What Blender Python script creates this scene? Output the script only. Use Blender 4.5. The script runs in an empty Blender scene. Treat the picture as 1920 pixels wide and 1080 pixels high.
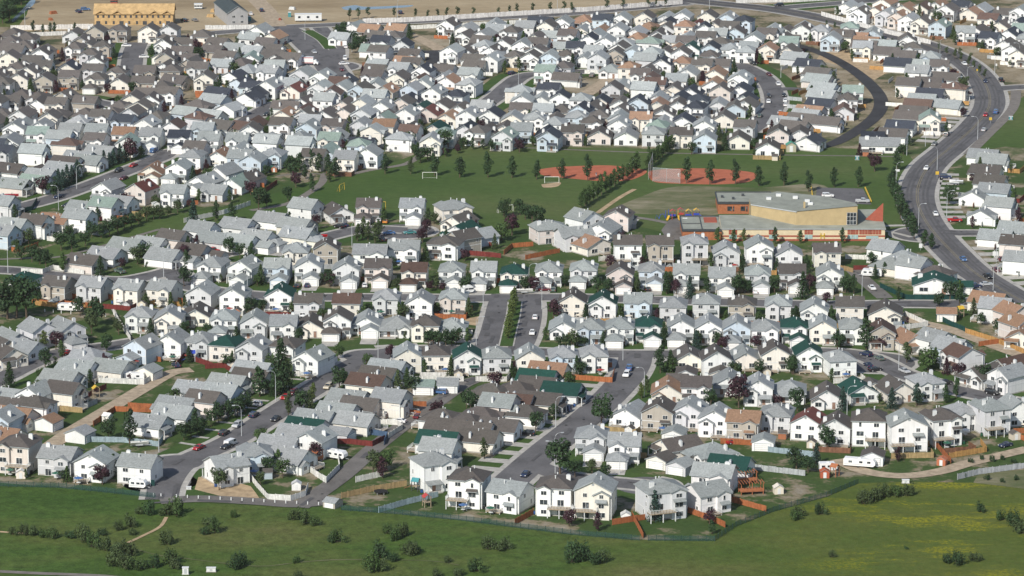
# Aerial view of a prairie suburb: rows of pale houses, a school field and a meadow, built in metres on a flat ground.
import bpy, math, random
from mathutils import Vector
R = random.Random(7)
rad = math.radians
scene = bpy.context.scene
COL = scene.collection

# ------------------------------------------------------------------ camera and map grid
CAM_H, PITCH, FOC = 315.0, rad(13.5), 7281.0
_s, _c = math.sin(PITCH), math.cos(PITCH)
def G(px, py, z=0.0):
    """survey coordinates of the aerial photograph -> point of the level z (metres)"""
    u, v = px - 960.0, 540.0 - py
    d = Vector((u, FOC * _c + v * _s, -FOC * _s + v * _c))
    return Vector((0, 0, CAM_H)) + d * ((z - CAM_H) / d.z)
cam = bpy.data.cameras.new("camera")
cam.sensor_width = 36; cam.lens = 36 * FOC / 1920
cam.clip_start = 5; cam.clip_end = 30000
cam_o = bpy.data.objects.new("camera", cam); COL.objects.link(cam_o)
cam_o.location = (0, 0, CAM_H); cam_o.rotation_euler = (math.pi / 2 - PITCH, 0, 0)
scene.camera = cam_o
scene.view_settings.view_transform = 'Standard'; scene.view_settings.look = 'None'
scene.view_settings.exposure = 0

# ------------------------------------------------------------------ light
SUN_EL, SUN_AZ = rad(38), rad(30)                     # azimuth: left of straight behind the camera
w = bpy.data.worlds.new("World"); scene.world = w; w.use_nodes = True
nt = w.node_tree; nt.nodes.clear()
sky = nt.nodes.new("ShaderNodeTexSky"); sky.sky_type = 'NISHITA'; sky.sun_disc = False
sky.sun_elevation = SUN_EL; sky.sun_rotation = math.pi + SUN_AZ
sky.air_density = 1.0; sky.dust_density = 1.2; sky.altitude = 300
bg = nt.nodes.new("ShaderNodeBackground"); bg.inputs[1].default_value = 0.125
wo = nt.nodes.new("ShaderNodeOutputWorld")
nt.links.new(sky.outputs[0], bg.inputs[0]); nt.links.new(bg.outputs[0], wo.inputs[0])
sl = bpy.data.lights.new("sun", 'SUN'); sl.energy = 5.0; sl.angle = rad(0.5); sl.color = (1, .95, .865)
so = bpy.data.objects.new("sun", sl); COL.objects.link(so)
sdir = Vector((-math.sin(SUN_AZ) * math.cos(SUN_EL), -math.cos(SUN_AZ) * math.cos(SUN_EL), math.sin(SUN_EL)))
so.rotation_euler = sdir.to_track_quat('Z', 'Y').to_euler(); so.location = (0, 900, 600)

# ------------------------------------------------------------------ materials
def newmat(name, rough=.8, spec=.3):
    m = bpy.data.materials.new(name); m.use_nodes = True
    n = m.node_tree.nodes; b = n["Principled BSDF"]
    b.inputs["Roughness"].default_value = rough; b.inputs["Specular IOR Level"].default_value = spec
    return m, n, m.node_tree.links, b
def N(n, t, **k):
    x = n.new(t)
    for a, v in k.items(): setattr(x, a, v)
    return x
def coords(n, l, kind, scale=(1, 1, 1)):
    if kind == 'world':
        g = n.new("ShaderNodeNewGeometry"); o = g.outputs["Position"]
    else:
        g = n.new("ShaderNodeTexCoord"); o = g.outputs["Object"]
    mp = n.new("ShaderNodeMapping"); mp.inputs["Scale"].default_value = scale
    l.new(o, mp.inputs[0]); return mp.outputs[0]
def noise(n, l, vec, scale, detail=4, rough=.6):
    t = n.new("ShaderNodeTexNoise"); t.inputs["Scale"].default_value = scale
    t.inputs["Detail"].default_value = detail; t.inputs["Roughness"].default_value = rough
    l.new(vec, t.inputs["Vector"]); return t.outputs["Fac"]
def ramp(n, l, fac, stops):
    r = n.new("ShaderNodeValToRGB"); e = r.color_ramp.elements
    while len(e) < len(stops): e.new(.5)
    for i, (p, c) in enumerate(stops):
        e[i].position = p; e[i].color = (c[0], c[1], c[2], 1) if not isinstance(c, (int, float)) else (c, c, c, 1)
    l.new(fac, r.inputs[0]); return r.outputs[0]
def mix(n, l, fac, a, b, mode='MIX'):
    m = n.new("ShaderNodeMix"); m.data_type = 'RGBA'; m.blend_type = mode
    for sock, v in ((m.inputs[0], fac), (m.inputs[6], a), (m.inputs[7], b)):
        if isinstance(v, (int, float)): sock.default_value = v
        elif isinstance(v, tuple): sock.default_value = (v[0], v[1], v[2], 1)
        else: l.new(v, sock)
    return m.outputs[2]
def bump(n, l, b, h, s, d=.1):
    x = n.new("ShaderNodeBump"); x.inputs["Strength"].default_value = s; x.inputs["Distance"].default_value = d
    l.new(h, x.inputs["Height"]); l.new(x.outputs[0], b.inputs["Normal"])
M = {}
def plain(name, col, rough=.7, spec=.3, var=.25, scale=.7, kind='world'):
    m, n, l, b = newmat(name, rough, spec)
    f = noise(n, l, coords(n, l, kind), scale, 5)
    lo = tuple(c * (1 - var) for c in col); hi = tuple(min(1, c * (1 + var)) for c in col)
    l.new(ramp(n, l, f, [(.3, lo), (.7, hi)]), b.inputs["Base Color"]); M[name] = m; return m
def tinted(name, src, rough, scale, lo, hi, spec=.3, streak=None, fine=None, bumpy=0):
    """base colour comes from the object's colour or the mesh's colour attribute, broken up by noise"""
    m, n, l, b = newmat(name, rough, spec)
    if src == 'object':
        o = n.new("ShaderNodeObjectInfo").outputs["Color"]
    else:
        a = n.new("ShaderNodeAttribute"); a.attribute_name = src; o = a.outputs["Color"]
    v = coords(n, l, 'world')
    f = noise(n, l, v, scale, 5, .65)
    c = mix(n, l, 1.0, o, ramp(n, l, f, [(.28, lo), (.72, hi)]), 'MULTIPLY')
    if fine:
        f2 = noise(n, l, v, fine[0], 2, .5)
        c = mix(n, l, 1.0, c, ramp(n, l, f2, [(.35, fine[1]), (.65, fine[2])]), 'MULTIPLY')
    if streak:
        f3 = noise(n, l, coords(n, l, 'world', (1.6, 1.6, .12)), 1.0, 3)
        c = mix(n, l, 1.0, c, ramp(n, l, f3, [(.35, streak), (.6, 1.0)]), 'MULTIPLY')
    l.new(c, b.inputs["Base Color"])
    if bumpy: bump(n, l, b, f, bumpy, .05)
    M[name] = m; return m
for sfx, src in (('', 'object'), ('_far', 'Tint')):
    tinted('siding' + sfx, src, .55, .25, .90, 1.04, .35, streak=.90)
    tinted('shingle' + sfx, src, .85, .35, .88, 1.08, .2, fine=(1.9, .86, 1.13))
    tinted('leaf' + sfx, src, .7, 1.1, .45, 1.75, .25)
tinted('paint', 'object', .25, .6, .92, 1.05, .5)
tinted('board', 'object', .8, 1.2, .7, 1.15, .2, streak=.7)
plain('trim', (.62, .63, .62), .5, .3, .05)
plain('fascia', (.30, .33, .34), .5, .3, .15)
plain('white_frame', (.74, .74, .72), .5, .3, .05)
plain('garage_white', (.78, .77, .74), .5, .3, .05, .9)
plain('door', (.26, .16, .12), .5, .3, .3)
plain('concrete', (.36, .345, .315), .85, .2, .22, .5)
plain('bark', (.10, .075, .055), .9, .1, .3, 3)
plain('metal', (.42, .44, .45), .4, .5, .1)
plain('tyre', (.018, .018, .018), .8, .2, .1)
plain('rim', (.45, .45, .46), .35, .6, .1)
plain('lamp_lens', (.75, .75, .70), .2, .5, .05)
plain('red_lens', (.35, .02, .02), .2, .5, .05)
plain('deck_wood', (.30, .24, .17), .8, .2, .3, 1.5)
plain('brick_orange', (.33, .125, .06), .85, .15, .22, 1.2)
plain('brick_red', (.30, .085, .055), .85, .15, .15, 1.2)
plain('cream_block', (.60, .50, .34), .8, .2, .10, .5)
plain('tan_block', (.40, .31, .17), .8, .2, .10, .4)
plain('membrane', (.25, .262, .225), .85, .15, .18, .25)
plain('dark_trim', (.05, .055, .06), .5, .3, .15)
plain('plywood', (.44, .30, .145), .8, .2, .25, .5)
plain('sand', (.36, .27, .17), .95, .1, .3, .35)
plain('infield', (.36, .115, .065), .95, .1, .16, .25)
plain('puddle', (.12, .16, .20), .15, .5, .3, .2)
for nm, c in (('play_red', (.38, .05, .04)), ('play_blue', (.03, .06, .35)), ('play_yellow', (.6, .36, .04)), ('yellow_paint', (.55, .36, .04)), ('purple', (.22, .06, .3)), ('teal', (.05, .22, .24))):
    plain(nm, c, .5, .4, .12, 1)
m, n, l, b = newmat('glass', .08, .6)
g1 = noise(n, l, coords(n, l, 'world'), .8, 2)
l.new(ramp(n, l, g1, [(.35, (.012, .016, .02)), (.6, (.05, .06, .07)), (.75, (.20, .23, .25))]), b.inputs["Base Color"]); M['glass'] = m
m, n, l, b = newmat('school_glass', .12, .6)
b.inputs["Base Color"].default_value = (.30, .42, .42, 1); M['school_glass'] = m
m, n, l, b = newmat('mesh_wire', .5, .3)
b.inputs["Base Color"].default_value = (.32, .36, .36, 1); b.inputs["Alpha"].default_value = .38; M['mesh_wire'] = m
m, n, l, b = newmat('chain_link', .5, .3)
b.inputs["Base Color"].default_value = (.02, .06, .055, 1); b.inputs["Alpha"].default_value = .55; M['chain_link'] = m

# asphalt: mottled, with darker wheel tracks and patches
def asphalt(name, c):
    m, n, l, b = newmat(name, .9, .2)
    v = coords(n, l, 'world')
    a = ramp(n, l, noise(n, l, v, .09, 5, .6), [(.3, tuple(x * .72 for x in c)), (.7, tuple(x * 1.2 for x in c))])
    a = mix(n, l, 1.0, a, ramp(n, l, noise(n, l, coords(n, l, 'world', (.7, .25, 1)), .22, 3, .5), [(.36, .74), (.40, 1.0)]), 'MULTIPLY')
    a = mix(n, l, 1.0, a, ramp(n, l, noise(n, l, v, 1.3, 4, .7), [(.3, .85), (.7, 1.12)]), 'MULTIPLY')
    l.new(a, b.inputs["Base Color"]); M[name] = m
asphalt('asphalt', (.118, .115, .118)); asphalt('asphalt_old', (.15, .14, .13)); asphalt('asphalt_new', (.042, .042, .046))
plain('post_green', (.02, .05, .045), .5, .3, .1)
plain('asphalt_patch', (.085, .083, .085), .9, .2, .15, .5)
plain('gravel', (.34, .275, .20), .95, .1, .28, .5)
plain('path', (.17, .155, .14), .9, .1, .2, .4)
plain('wheel_track', (.088, .086, .088), .9, .2, .2, .3)
plain('centre_line', (.22, .19, .12), .8, .2, .3, .4)
plain('white_line', (.5, .5, .48), .8, .2, .3, .4)

# meadow: rough grass, dry patches and mustard-yellow flower drifts to the right
m, n, l, b = newmat('meadow', .95, .1)
v = coords(n, l, 'world'); vs = coords(n, l, 'world', (.5, 1.0, 1))
c = ramp(n, l, noise(n, l, vs, .022, 6, .62), [(.28, (.030, .064, .013)), (.46, (.048, .086, .018)), (.60, (.076, .096, .026)), (.78, (.120, .112, .046))])
c = mix(n, l, 1.0, c, ramp(n, l, noise(n, l, v, .3, 6, .8), [(.30, .58), (.70, 1.55)]), 'MULTIPLY')
c = mix(n, l, 1.0, c, ramp(n, l, noise(n, l, vs, 2.6, 3, .7), [(.3, .72), (.7, 1.25)]), 'MULTIPLY')
sep = n.new("ShaderNodeSeparateXYZ"); l.new(n["Geometry"].outputs["Position"] if "Geometry" in n else v, sep.inputs[0])
mr = n.new("ShaderNodeMapRange"); mr.inputs[1].default_value = 70; mr.inputs[2].default_value = 105; l.new(sep.outputs[0], mr.inputs[0])
mr2 = n.new('ShaderNodeMapRange'); mr2.inputs[1].default_value = 20; mr2.inputs[2].default_value = 110; l.new(sep.outputs[0], mr2.inputs[0])
ol = n.new('ShaderNodeMath'); ol.operation = 'MULTIPLY'; ol.inputs[1].default_value = .55; l.new(mr2.outputs[0], ol.inputs[0])
c = mix(n, l, ol.outputs[0], c, ramp(n, l, noise(n, l, v, .5, 5, .75), [(.3, (.062, .085, .014)), (.7, (.13, .135, .030))]))
fl = ramp(n, l, noise(n, l, coords(n, l, 'world', (.35, 1, 1)), .075, 5, .7), [(.50, 0.0), (.60, 1.0)])
fl2 = ramp(n, l, noise(n, l, v, .9, 3, .7), [(.40, 0.0), (.62, .9)])
mm = n.new("ShaderNodeMath"); mm.operation = 'MULTIPLY'; l.new(fl, mm.inputs[0]); l.new(mr.outputs[0], mm.inputs[1])
mm2 = n.new("ShaderNodeMath"); mm2.operation = 'MULTIPLY'; l.new(mm.outputs[0], mm2.inputs[0]); l.new(fl2, mm2.inputs[1])
c = mix(n, l, mm2.outputs[0], c, (.24, .23, .012))
l.new(c, b.inputs["Base Color"]); bump(n, l, b, noise(n, l, v, 1.2, 4, .7), .5, .4); M['meadow'] = m
# mown field
m, n, l, b = newmat('turf', .95, .1)
v = coords(n, l, 'world', (.7, 1, 1))
c = ramp(n, l, noise(n, l, v, .012, 6, .6), [(.3, (.044, .082, .019)), (.52, (.064, .098, .028)), (.68, (.090, .106, .040)), (.82, (.125, .115, .060))])
c = mix(n, l, 1.0, c, ramp(n, l, noise(n, l, v, .35, 6, .8), [(.3, .76), (.7, 1.24)]), 'MULTIPLY')
l.new(c, b.inputs["Base Color"]); bump(n, l, b, noise(n, l, v, 1.5, 3), .3, .2); M['turf'] = m
# worn turf near the school
m, n, l, b = newmat('worn_turf', .95, .1)
v = coords(n, l, 'world', (.5, 1, 1))
c = ramp(n, l, noise(n, l, v, .06, 6, .7), [(.36, (.062, .088, .030)), (.50, (.125, .128, .068)), (.68, (.25, .22, .155))])
l.new(c, b.inputs["Base Color"]); M['worn_turf'] = m
# yards: lawn, bare soil, gravel and patio in patches
m, n, l, b = newmat('yard', .95, .1)
v = coords(n, l, 'world')
vo = n.new("ShaderNodeTexVoronoi"); vo.inputs["Scale"].default_value = .085; l.new(v, vo.inputs["Vector"])
yn = noise(n, l, v, .045, 5, .7)
c = ramp(n, l, yn, [(.30, (.032, .066, .017)), (.52, (.050, .080, .024)), (.58, (.20, .168, .112)), (.68, (.27, .245, .20))])
cf = ramp(n, l, yn, [(.30, (.045, .065, .026)), (.42, (.075, .080, .040)), (.50, (.22, .18, .12)), (.66, (.31, .27, .20))])
sy = n.new("ShaderNodeSeparateXYZ"); l.new(v, sy.inputs[0]); my = n.new("ShaderNodeMapRange"); my.inputs[1].default_value = 1520; my.inputs[2].default_value = 1640; l.new(sy.outputs[1], my.inputs[0])
c = mix(n, l, my.outputs[0], c, cf)
c = mix(n, l, 1.0, c, ramp(n, l, noise(n, l, v, .8, 5, .7), [(.3, .75), (.7, 1.2)]), 'MULTIPLY')
l.new(c, b.inputs["Base Color"]); M['yard'] = m
m, n, l, b = newmat('lawn', .95, .1)
c = ramp(n, l, noise(n, l, v2 := coords(n, l, 'world'), .12, 5, .7), [(.3, (.032, .072, .017)), (.7, (.058, .092, .026))])
c = mix(n, l, 1.0, c, ramp(n, l, noise(n, l, v2, 1.5, 4, .7), [(.3, .8), (.7, 1.2)]), 'MULTIPLY')
l.new(c, b.inputs["Base Color"]); M['lawn'] = m
m, n, l, b = newmat('dirt', .95, .1)
v = coords(n, l, 'world', (.45, 1, 1))
c = ramp(n, l, noise(n, l, v, .02, 7, .65), [(.3, (.20, .15, .09)), (.5, (.31, .245, .155)), (.75, (.40, .33, .225))])
c = mix(n, l, 1.0, c, ramp(n, l, noise(n, l, v, .3, 5, .7), [(.3, .85), (.7, 1.12)]), 'MULTIPLY')
l.new(c, b.inputs["Base Color"]); M['dirt'] = m

# ------------------------------------------------------------------ mesh builder
class MB:
    def __init__(s): s.v = []; s.f = []; s.m = []; s.mats = []
    def mi(s, mat):
        mat = M[mat] if isinstance(mat, str) else mat
        if mat not in s.mats: s.mats.append(mat)
        return s.mats.index(mat)
    def poly(s, pts, mat):
        k = len(s.v); s.v += [tuple(p) for p in pts]; s.f.append(tuple(range(k, k + len(pts)))); s.m.append(s.mi(mat))
    def box(s, x0, x1, y0, y1, z0, z1, mat, top=True, bottom=True):
        k = len(s.v); i = s.mi(mat)
        s.v += [(x0, y0, z0), (x1, y0, z0), (x1, y1, z0), (x0, y1, z0), (x0, y0, z1), (x1, y0, z1), (x1, y1, z1), (x0, y1, z1)]
        fs = [(0, 1, 5, 4), (1, 2, 6, 5), (2, 3, 7, 6), (3, 0, 4, 7)]
        if top: fs.append((4, 5, 6, 7))
        if bottom: fs.append((3, 2, 1, 0))
        for f in fs: s.f.append(tuple(k + q for q in f)); s.m.append(i)
    def obox(s, a, b, wd, z0, z1, mat):
        """upright slab along the ground line a-b"""
        a, b = Vector(a[:2]), Vector(b[:2]); t = (b - a); t.normalize(); q = Vector((-t.y, t.x)) * wd / 2
        P = [a - q, b - q, b + q, a + q]; k = len(s.v); i = s.mi(mat)
        s.v += [(p.x, p.y, z0) for p in P] + [(p.x, p.y, z1) for p in P]
        for f in [(0, 1, 5, 4), (1, 2, 6, 5), (2, 3, 7, 6), (3, 0, 4, 7), (4, 5, 6, 7)]:
            s.f.append(tuple(k + q for q in f)); s.m.append(i)
    def tube(s, pts, rs, mat, n=6):
        k = len(s.v); i = s.mi(mat); pts = [Vector(p) for p in pts]
        for j, p in enumerate(pts):
            d = (pts[min(j + 1, len(pts) - 1)] - pts[max(j - 1, 0)]).normalized()
            a = d.cross(Vector((0, 0, 1)) if abs(d.z) < .9 else Vector((1, 0, 0))).normalized(); c = d.cross(a)
            r = rs[j] if isinstance(rs, (list, tuple)) else rs
            s.v += [tuple(p + (a * math.cos(2 * math.pi * q / n) + c * math.sin(2 * math.pi * q / n)) * r) for q in range(n)]
        for j in range(len(pts) - 1):
            for q in range(n):
                s.f.append((k + j * n + q, k + j * n + (q + 1) % n, k + (j + 1) * n + (q + 1) % n, k + (j + 1) * n + q)); s.m.append(i)
        s.f.append(tuple(k + (len(pts) - 1) * n + q for q in range(n))); s.m.append(i)
    def cyl(s, c, axis, r, h, mat, n=12):
        c = Vector(c); ax = Vector(axis).normalized()
        k = len(s.v); s.tube([c - ax * h / 2, c + ax * h / 2], r, mat, n)
        s.f.append(tuple(reversed(range(k, k + n)))); s.m.append(s.mi(mat))
    def mesh(s, name):
        me = bpy.data.meshes.new(name); me.from_pydata(s.v, [], s.f)
        for mt in s.mats: me.materials.append(mt)
        if len(s.mats) > 1: me.polygons.foreach_set("material_index", s.m)
        me.update(); return me
def link(name, me, parent=None, loc=(0, 0, 0), rz=0, col=None):
    o = bpy.data.objects.new(name, me); COL.objects.link(o); o.location = loc; o.rotation_euler = (0, 0, rz)
    if parent: o.parent = parent
    if col: o.color = (col[0], col[1], col[2], 1)
    return o
def tag(o, label, cat, group=None):
    wds = label.split()
    if len(wds) > 16: print("LONG", len(wds), label)
    o['label'] = label; o['category'] = cat
    if group: o['group'] = group
    return o
def empty(name, loc, rz=0):
    o = bpy.data.objects.new(name, None); COL.objects.link(o); o.location = loc; o.rotation_euler = (0, 0, rz)
    o.empty_display_size = 1; return o
def struct(name, me):
    o = link(name, me); o['kind'] = 'structure'; return o
def copy_tree(o, parent=None):
    c = o.copy(); COL.objects.link(c); c.parent = parent
    for ch in o.children: copy_tree(ch, c)
    return c
def tint(c, amt=.06):
    k = 1 + R.uniform(-amt, amt)
    return tuple(max(0, min(1, x * k * (1 + R.uniform(-amt, amt) * .14))) for x in c)
ORD = "first second third fourth fifth sixth seventh eighth ninth tenth eleventh twelfth thirteenth fourteenth fifteenth sixteenth seventeenth eighteenth nineteenth twentieth".split()
def nth(i):
    if i < 20: return ORD[i]
    t, u = divmod(i + 1, 10); tens = {2: 'twenty', 3: 'thirty', 4: 'forty'}
    return (tens[t] + '-' + ORD[u - 1]) if u else {3: 'thirtieth', 4: 'fortieth'}[t]

# thin summer haze filling the air over the whole district
hz = MB(); hz.box(-1500, 1500, -60, 4200, -4, 420, 'trim'); hme = hz.mesh('haze'); hme.materials.clear()
m = bpy.data.materials.new('haze'); m.use_nodes = True; n = m.node_tree.nodes; n.clear(); l = m.node_tree.links
vs_ = n.new("ShaderNodeVolumeScatter"); vs_.inputs["Color"].default_value = (1, .98, .94, 1); vs_.inputs["Density"].default_value = .000022; vs_.inputs["Anisotropy"].default_value = .2
oo = n.new("ShaderNodeOutputMaterial"); l.new(vs_.outputs[0], oo.inputs["Volume"]); hme.materials.append(m); m.volume_intersection_method = 'FAST' if hasattr(m, 'volume_intersection_method') else None
struct('haze', hme)
ZA = 0.0
# ------------------------------------------------------------------ ground, roads, paths
def smooth(P, k=6):
    if len(P) < 3: return P
    out = []
    for i in range(len(P) - 1):
        p0, p1, p2, p3 = P[max(i - 1, 0)], P[i], P[i + 1], P[min(i + 2, len(P) - 1)]
        for j in range(k):
            t = j / k
            out.append(.5 * ((2 * p1) + (p2 - p0) * t + (2 * p0 - 5 * p1 + 4 * p2 - p3) * t * t + (3 * p1 - p0 - 3 * p2 + p3) * t ** 3))
    out.append(P[-1]); return out
def P2(s):
    return [G(*map(float, q.split(','))) for q in s.split()]
def strip(mb, P, wd, z, mat, off=0.0):
    L, Rr = [], []
    for i, p in enumerate(P):
        t = P[min(i + 1, len(P) - 1)] - P[max(i - 1, 0)]; t = Vector((t.x, t.y)).normalized(); q = Vector((-t.y, t.x))
        c = Vector((p.x, p.y)) + q * off
        L.append(c + q * wd / 2); Rr.append(c - q * wd / 2)
    for i in range(len(P) - 1):
        mb.poly([(*Rr[i], z), (*Rr[i + 1], z), (*L[i + 1], z), (*L[i], z)], mat)
def disc(mb, p, r, z, mat):
    mb.poly([(p.x + r * math.cos(a * math.pi / 12), p.y + r * math.sin(a * math.pi / 12), z) for a in range(24)], mat)
def area(name, s, z, mat, sm=False):
    P = P2(s)
    if sm: P = smooth(P + [P[0]])[:-1]
    global ZA; ZA += .0007
    mb = MB(); mb.poly([(p.x, p.y, z + ZA) for p in P], mat); return struct(name, mb.mesh(name))
mb = MB()
mb.poly([(-6000, -1500, 0), (6000, -1500, 0), (6000, 16000, 0), (-6000, 16000, 0)], 'meadow'); struct('ground', mb.mesh('ground'))
area('yard_ground', "-300,905 0,905 200,922 300,938 380,943 500,949 610,951 640,956 740,963 860,974 960,987 1070,1001 1200,1012 1340,1013 1380,986 1450,959 1550,931 1610,906 1700,903 1800,905 2200,905 2500,-60 2500,-250 -600,-250", .03, 'yard')
area('playing_field', "500,390 560,345 700,320 790,285 840,272 1350,282 1560,277 1700,285 1712,300 1690,345 1690,400 1712,440 1640,460 1360,462 1260,440 1180,420 1110,398 1040,430 920,445 780,395 640,400", .06, 'turf')
area('greenway_lawn', "-60,505 40,480 130,450 300,405 420,390 560,350 640,340 700,380 560,400 480,405 330,445 200,470 60,515", .055, 'turf')
area('worn_field', "1140,395 1200,370 1270,350 1420,352 1530,345 1540,365 1360,400 1300,405 1180,400", .075, 'worn_turf', True)
area('vacant_dirt', "20,60 60,-20 60,-120 1500,-120 1260,2 1200,12 900,34 700,44 560,48 420,58 200,56", .06, 'dirt')
area('wooded_bank_ground', "-60,52 34,50 50,28 70,-40 -60,-40", .065, 'meadow')
area('pond_water', "26,42 40,28 62,10 66,0 56,2 40,20 22,38", .08, 'puddle', True)
area('puddle_water', "640,14 665,10 690,13 770,10 760,14 690,18 650,19", .075, 'puddle', True)
area('far_prairie_dirt', "1560,1 1640,-4 1700,-20 1500,-60 1200,-60 1300,-5", .062, 'dirt')
area('vacant_lot_dirt', "1530,112 1545,95 1600,95 1660,118 1665,135 1640,150 1600,130", .062, 'sand')
area('right_park_lawn', "1985,165 1890,190 1885,210 1820,285 1885,275 1985,285", .062, 'turf')
area('sandy_yard', "365,918 372,895 395,892 470,912 480,925 490,940 420,932", .062, 'sand')
area('garden_dirt', "1825,905 1835,888 1930,880 1930,918", .045, 'worn_turf')
area('bare_backyard_sand', "872,598 905,592 900,612 872,608", .062, 'sand')
area('left_infield', "1012,318 1040,314 1100,311 1150,311 1205,318 1210,326 1180,338 1130,340 1060,334 1015,328", .085, 'infield', True)
area('right_infield', "1216,332 1222,320 1290,316 1360,318 1412,324 1418,332 1400,342 1350,346 1280,345 1230,342", .085, 'infield', True)
area('goal_mouth', "1015,346 1050,342 1045,350 1020,352", .08, 'sand', True)
# road : (points, width, kerb, material)
ROADS = {
 'left_diagonal_street': ("303,937 312,905 345,868 435,826 521,772 600,722 652,690 700,668 760,657 880,656", 9.5, 1, 'asphalt'),
 'lower_cross_street': ("880,656 1010,660 1140,664 1290,664 1420,662 1540,660 1620,668 1690,700 1760,722 1840,742 1960,764", 9.0, 1, 'asphalt'),
 'central_street': ("952,908 968,893 1022,846 1080,800 1135,752 1172,712 1188,685 1192,664", 11.0, 1, 'asphalt'),
 'court_street': ("985,868 1060,893 1120,902 1180,908 1215,912", 9.0, 1, 'asphalt'),
 'boulevard_left_lane': ("942,552 934,575 928,600 920,628 905,662", 7.6, 1, 'asphalt'),
 'boulevard_right_lane': ("990,552 994,575 993,600 985,632 970,662", 8.0, 1, 'asphalt'),
 'upper_cross_street': ("330,512 352,535 420,548 520,556 640,558 760,558 880,560 1050,558 1200,562 1400,568 1560,572 1690,570 1790,570 1860,560", 9.0, 1, 'asphalt'),
 'crescent_street': ("-60,504 30,508 120,518 220,526 290,516 345,500 420,475 520,462 600,447 680,430 760,432", 9.0, 1, 'asphalt'),
 'lower_left_street': ("-60,742 0,712 60,682 120,660 200,650 260,640", 8.5, 1, 'asphalt'),
 'left_street': ("-60,415 0,398 100,372 180,343 250,316 300,296 325,284 420,275", 9.0, 1, 'asphalt'),
 'curving_arterial': ("1250,-6 1320,4 1450,18 1560,38 1660,62 1740,86 1800,112 1842,150 1856,195 1830,235 1785,275 1742,312 1722,350 1722,385 1742,425 1782,470 1832,515 1920,568", 13.4, 1, 'asphalt'),
 'arterial_branch': ("1852,170 1890,165 1990,160", 9, 1, 'asphalt'),
 'right_branch_street': ("1745,433 1790,437 1850,438 1950,446", 8.5, 1, 'asphalt'),
 'far_arterial': ("380,64 520,52 640,46 800,40 960,32 1120,22 1290,6", 9, 1, 'asphalt'),
 'far_branch_street': ("1450,16 1560,7 1700,-4", 9, 1, 'asphalt'),
 'top_boulevard': ("530,52 562,70 582,88 602,108 620,128 640,160", 13.5, 1, 'asphalt'),
 'top_boulevard_lane': ("600,52 618,72 632,92 630,115", 7.5, 1, 'asphalt'),
 'top_court_street': ("258,80 250,100 246,126 240,150", 10, 1, 'asphalt'),
 'upper_left_street': ("100,184 150,186 210,196 262,186", 9, 1, 'asphalt'),
 'middle_left_street': ("455,232 482,214 512,198 545,190 580,188", 8.5, 1, 'asphalt'),
 'bulb_street': ("895,205 930,182 955,160 985,142 1050,136 1115,134", 9, 1, 'asphalt'),
 'right_loop_street': ("1370,115 1400,128 1430,145 1448,168 1452,200 1430,225 1402,248", 9, 1, 'asphalt'),
 'loop_spur': ("1448,170 1475,167 1500,168", 7, 0, 'asphalt'),
 'new_lane': ("1450,70 1490,84 1550,104 1605,136 1642,170 1652,195 1640,220 1600,250 1555,272 1500,280", 6.2, 0, 'asphalt_new'),
 'paved_alley': ("560,952 640,895 700,842 760,795 815,758 868,722 900,710", 6.2, 0, 'asphalt_old'),
 'edge_alley': ("300,940 380,936 480,941 560,946 630,938", 6.5, 0, 'asphalt_old'),
 'gravel_lane': ("70,855 130,812 200,770 270,728 320,700 360,694", 6.0, 0, 'gravel'),
 'bottom_right_lane': ("1570,862 1620,884 1690,893 1760,885 1820,868 1930,842", 5.5, 0, 'gravel'),
 'right_gravel_lane': ("1640,588 1710,602 1780,618 1840,640 1900,662 1980,690", 6.0, 0, 'gravel'),
 'dirt_lane': ("1098,178 1125,160 1150,142 1135,132", 7, 0, 'gravel'),
 'top_right_lane': ("760,62 800,80 830,100 815,128", 7, 0, 'gravel'),
 'top_dark_lane': ("812,95 820,112 812,132", 10, 0, 'asphalt_new'),
 'school_side_alley': ("1598,505 1625,530 1660,560", 6, 0, 'asphalt_old'),
 'far_dirt_road': ("470,-10 500,20 520,50", 9, 0, 'gravel'),
}
ROADPTS = []; ZR = .12
walk = MB(); lawnm = MB(); ZW = .09
for nm, (s, wd, kerb, mat) in ROADS.items():
    P = smooth(P2(s)); mb = MB(); ZR += .002; strip(mb, P, wd, ZR, mat)
    struct(nm, mb.mesh(nm))
    ROADPTS += [(p.x, p.y, wd / 2, (P[min(i + 1, len(P) - 1)] - P[max(i - 1, 0)])) for i, p in enumerate(P)]
    if kerb:
        strip(walk, P, wd + 3.6, ZW, 'concrete')
        ZW += .001
        if mat == 'asphalt' and 'arterial' not in nm and 'boulevard' not in nm: strip(lawnm, P, wd + 14, ZW - .022, 'lawn')
# turning bulbs
bul = MB(); ZB = .075
for x, y, r in ((755, 434, 12), (1212, 911, 9), (300, 905, 9), (1640, 680, 13), (240, 92, 13), (945, 165, 12), (1190, 672, 9), (620, 125, 13), (330, 868, 8), (1735, 440, 12), (130, 185, 10), (690, 668, 8)):
    p = G(x, y); ZB += .002; disc(bul, p, r, ZB, 'asphalt'); disc(walk, p, r + 1.8, ZB - .012, 'concrete'); ROADPTS.append((p.x, p.y, r, Vector((1, .3, 0))))
struct('turning_bulb_asphalt', bul.mesh('turning_bulb_asphalt'))
struct('pavement', walk.mesh('pavement')); struct('front_lawn', lawnm.mesh('front_lawn'))
area('parking_lot', "1528,380 1532,352 1618,354 1634,384", .11, 'asphalt')
area('school_yard_asphalt', "1240,432 1255,412 1300,404 1290,450 1250,450", .10, 'asphalt_old')
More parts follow.
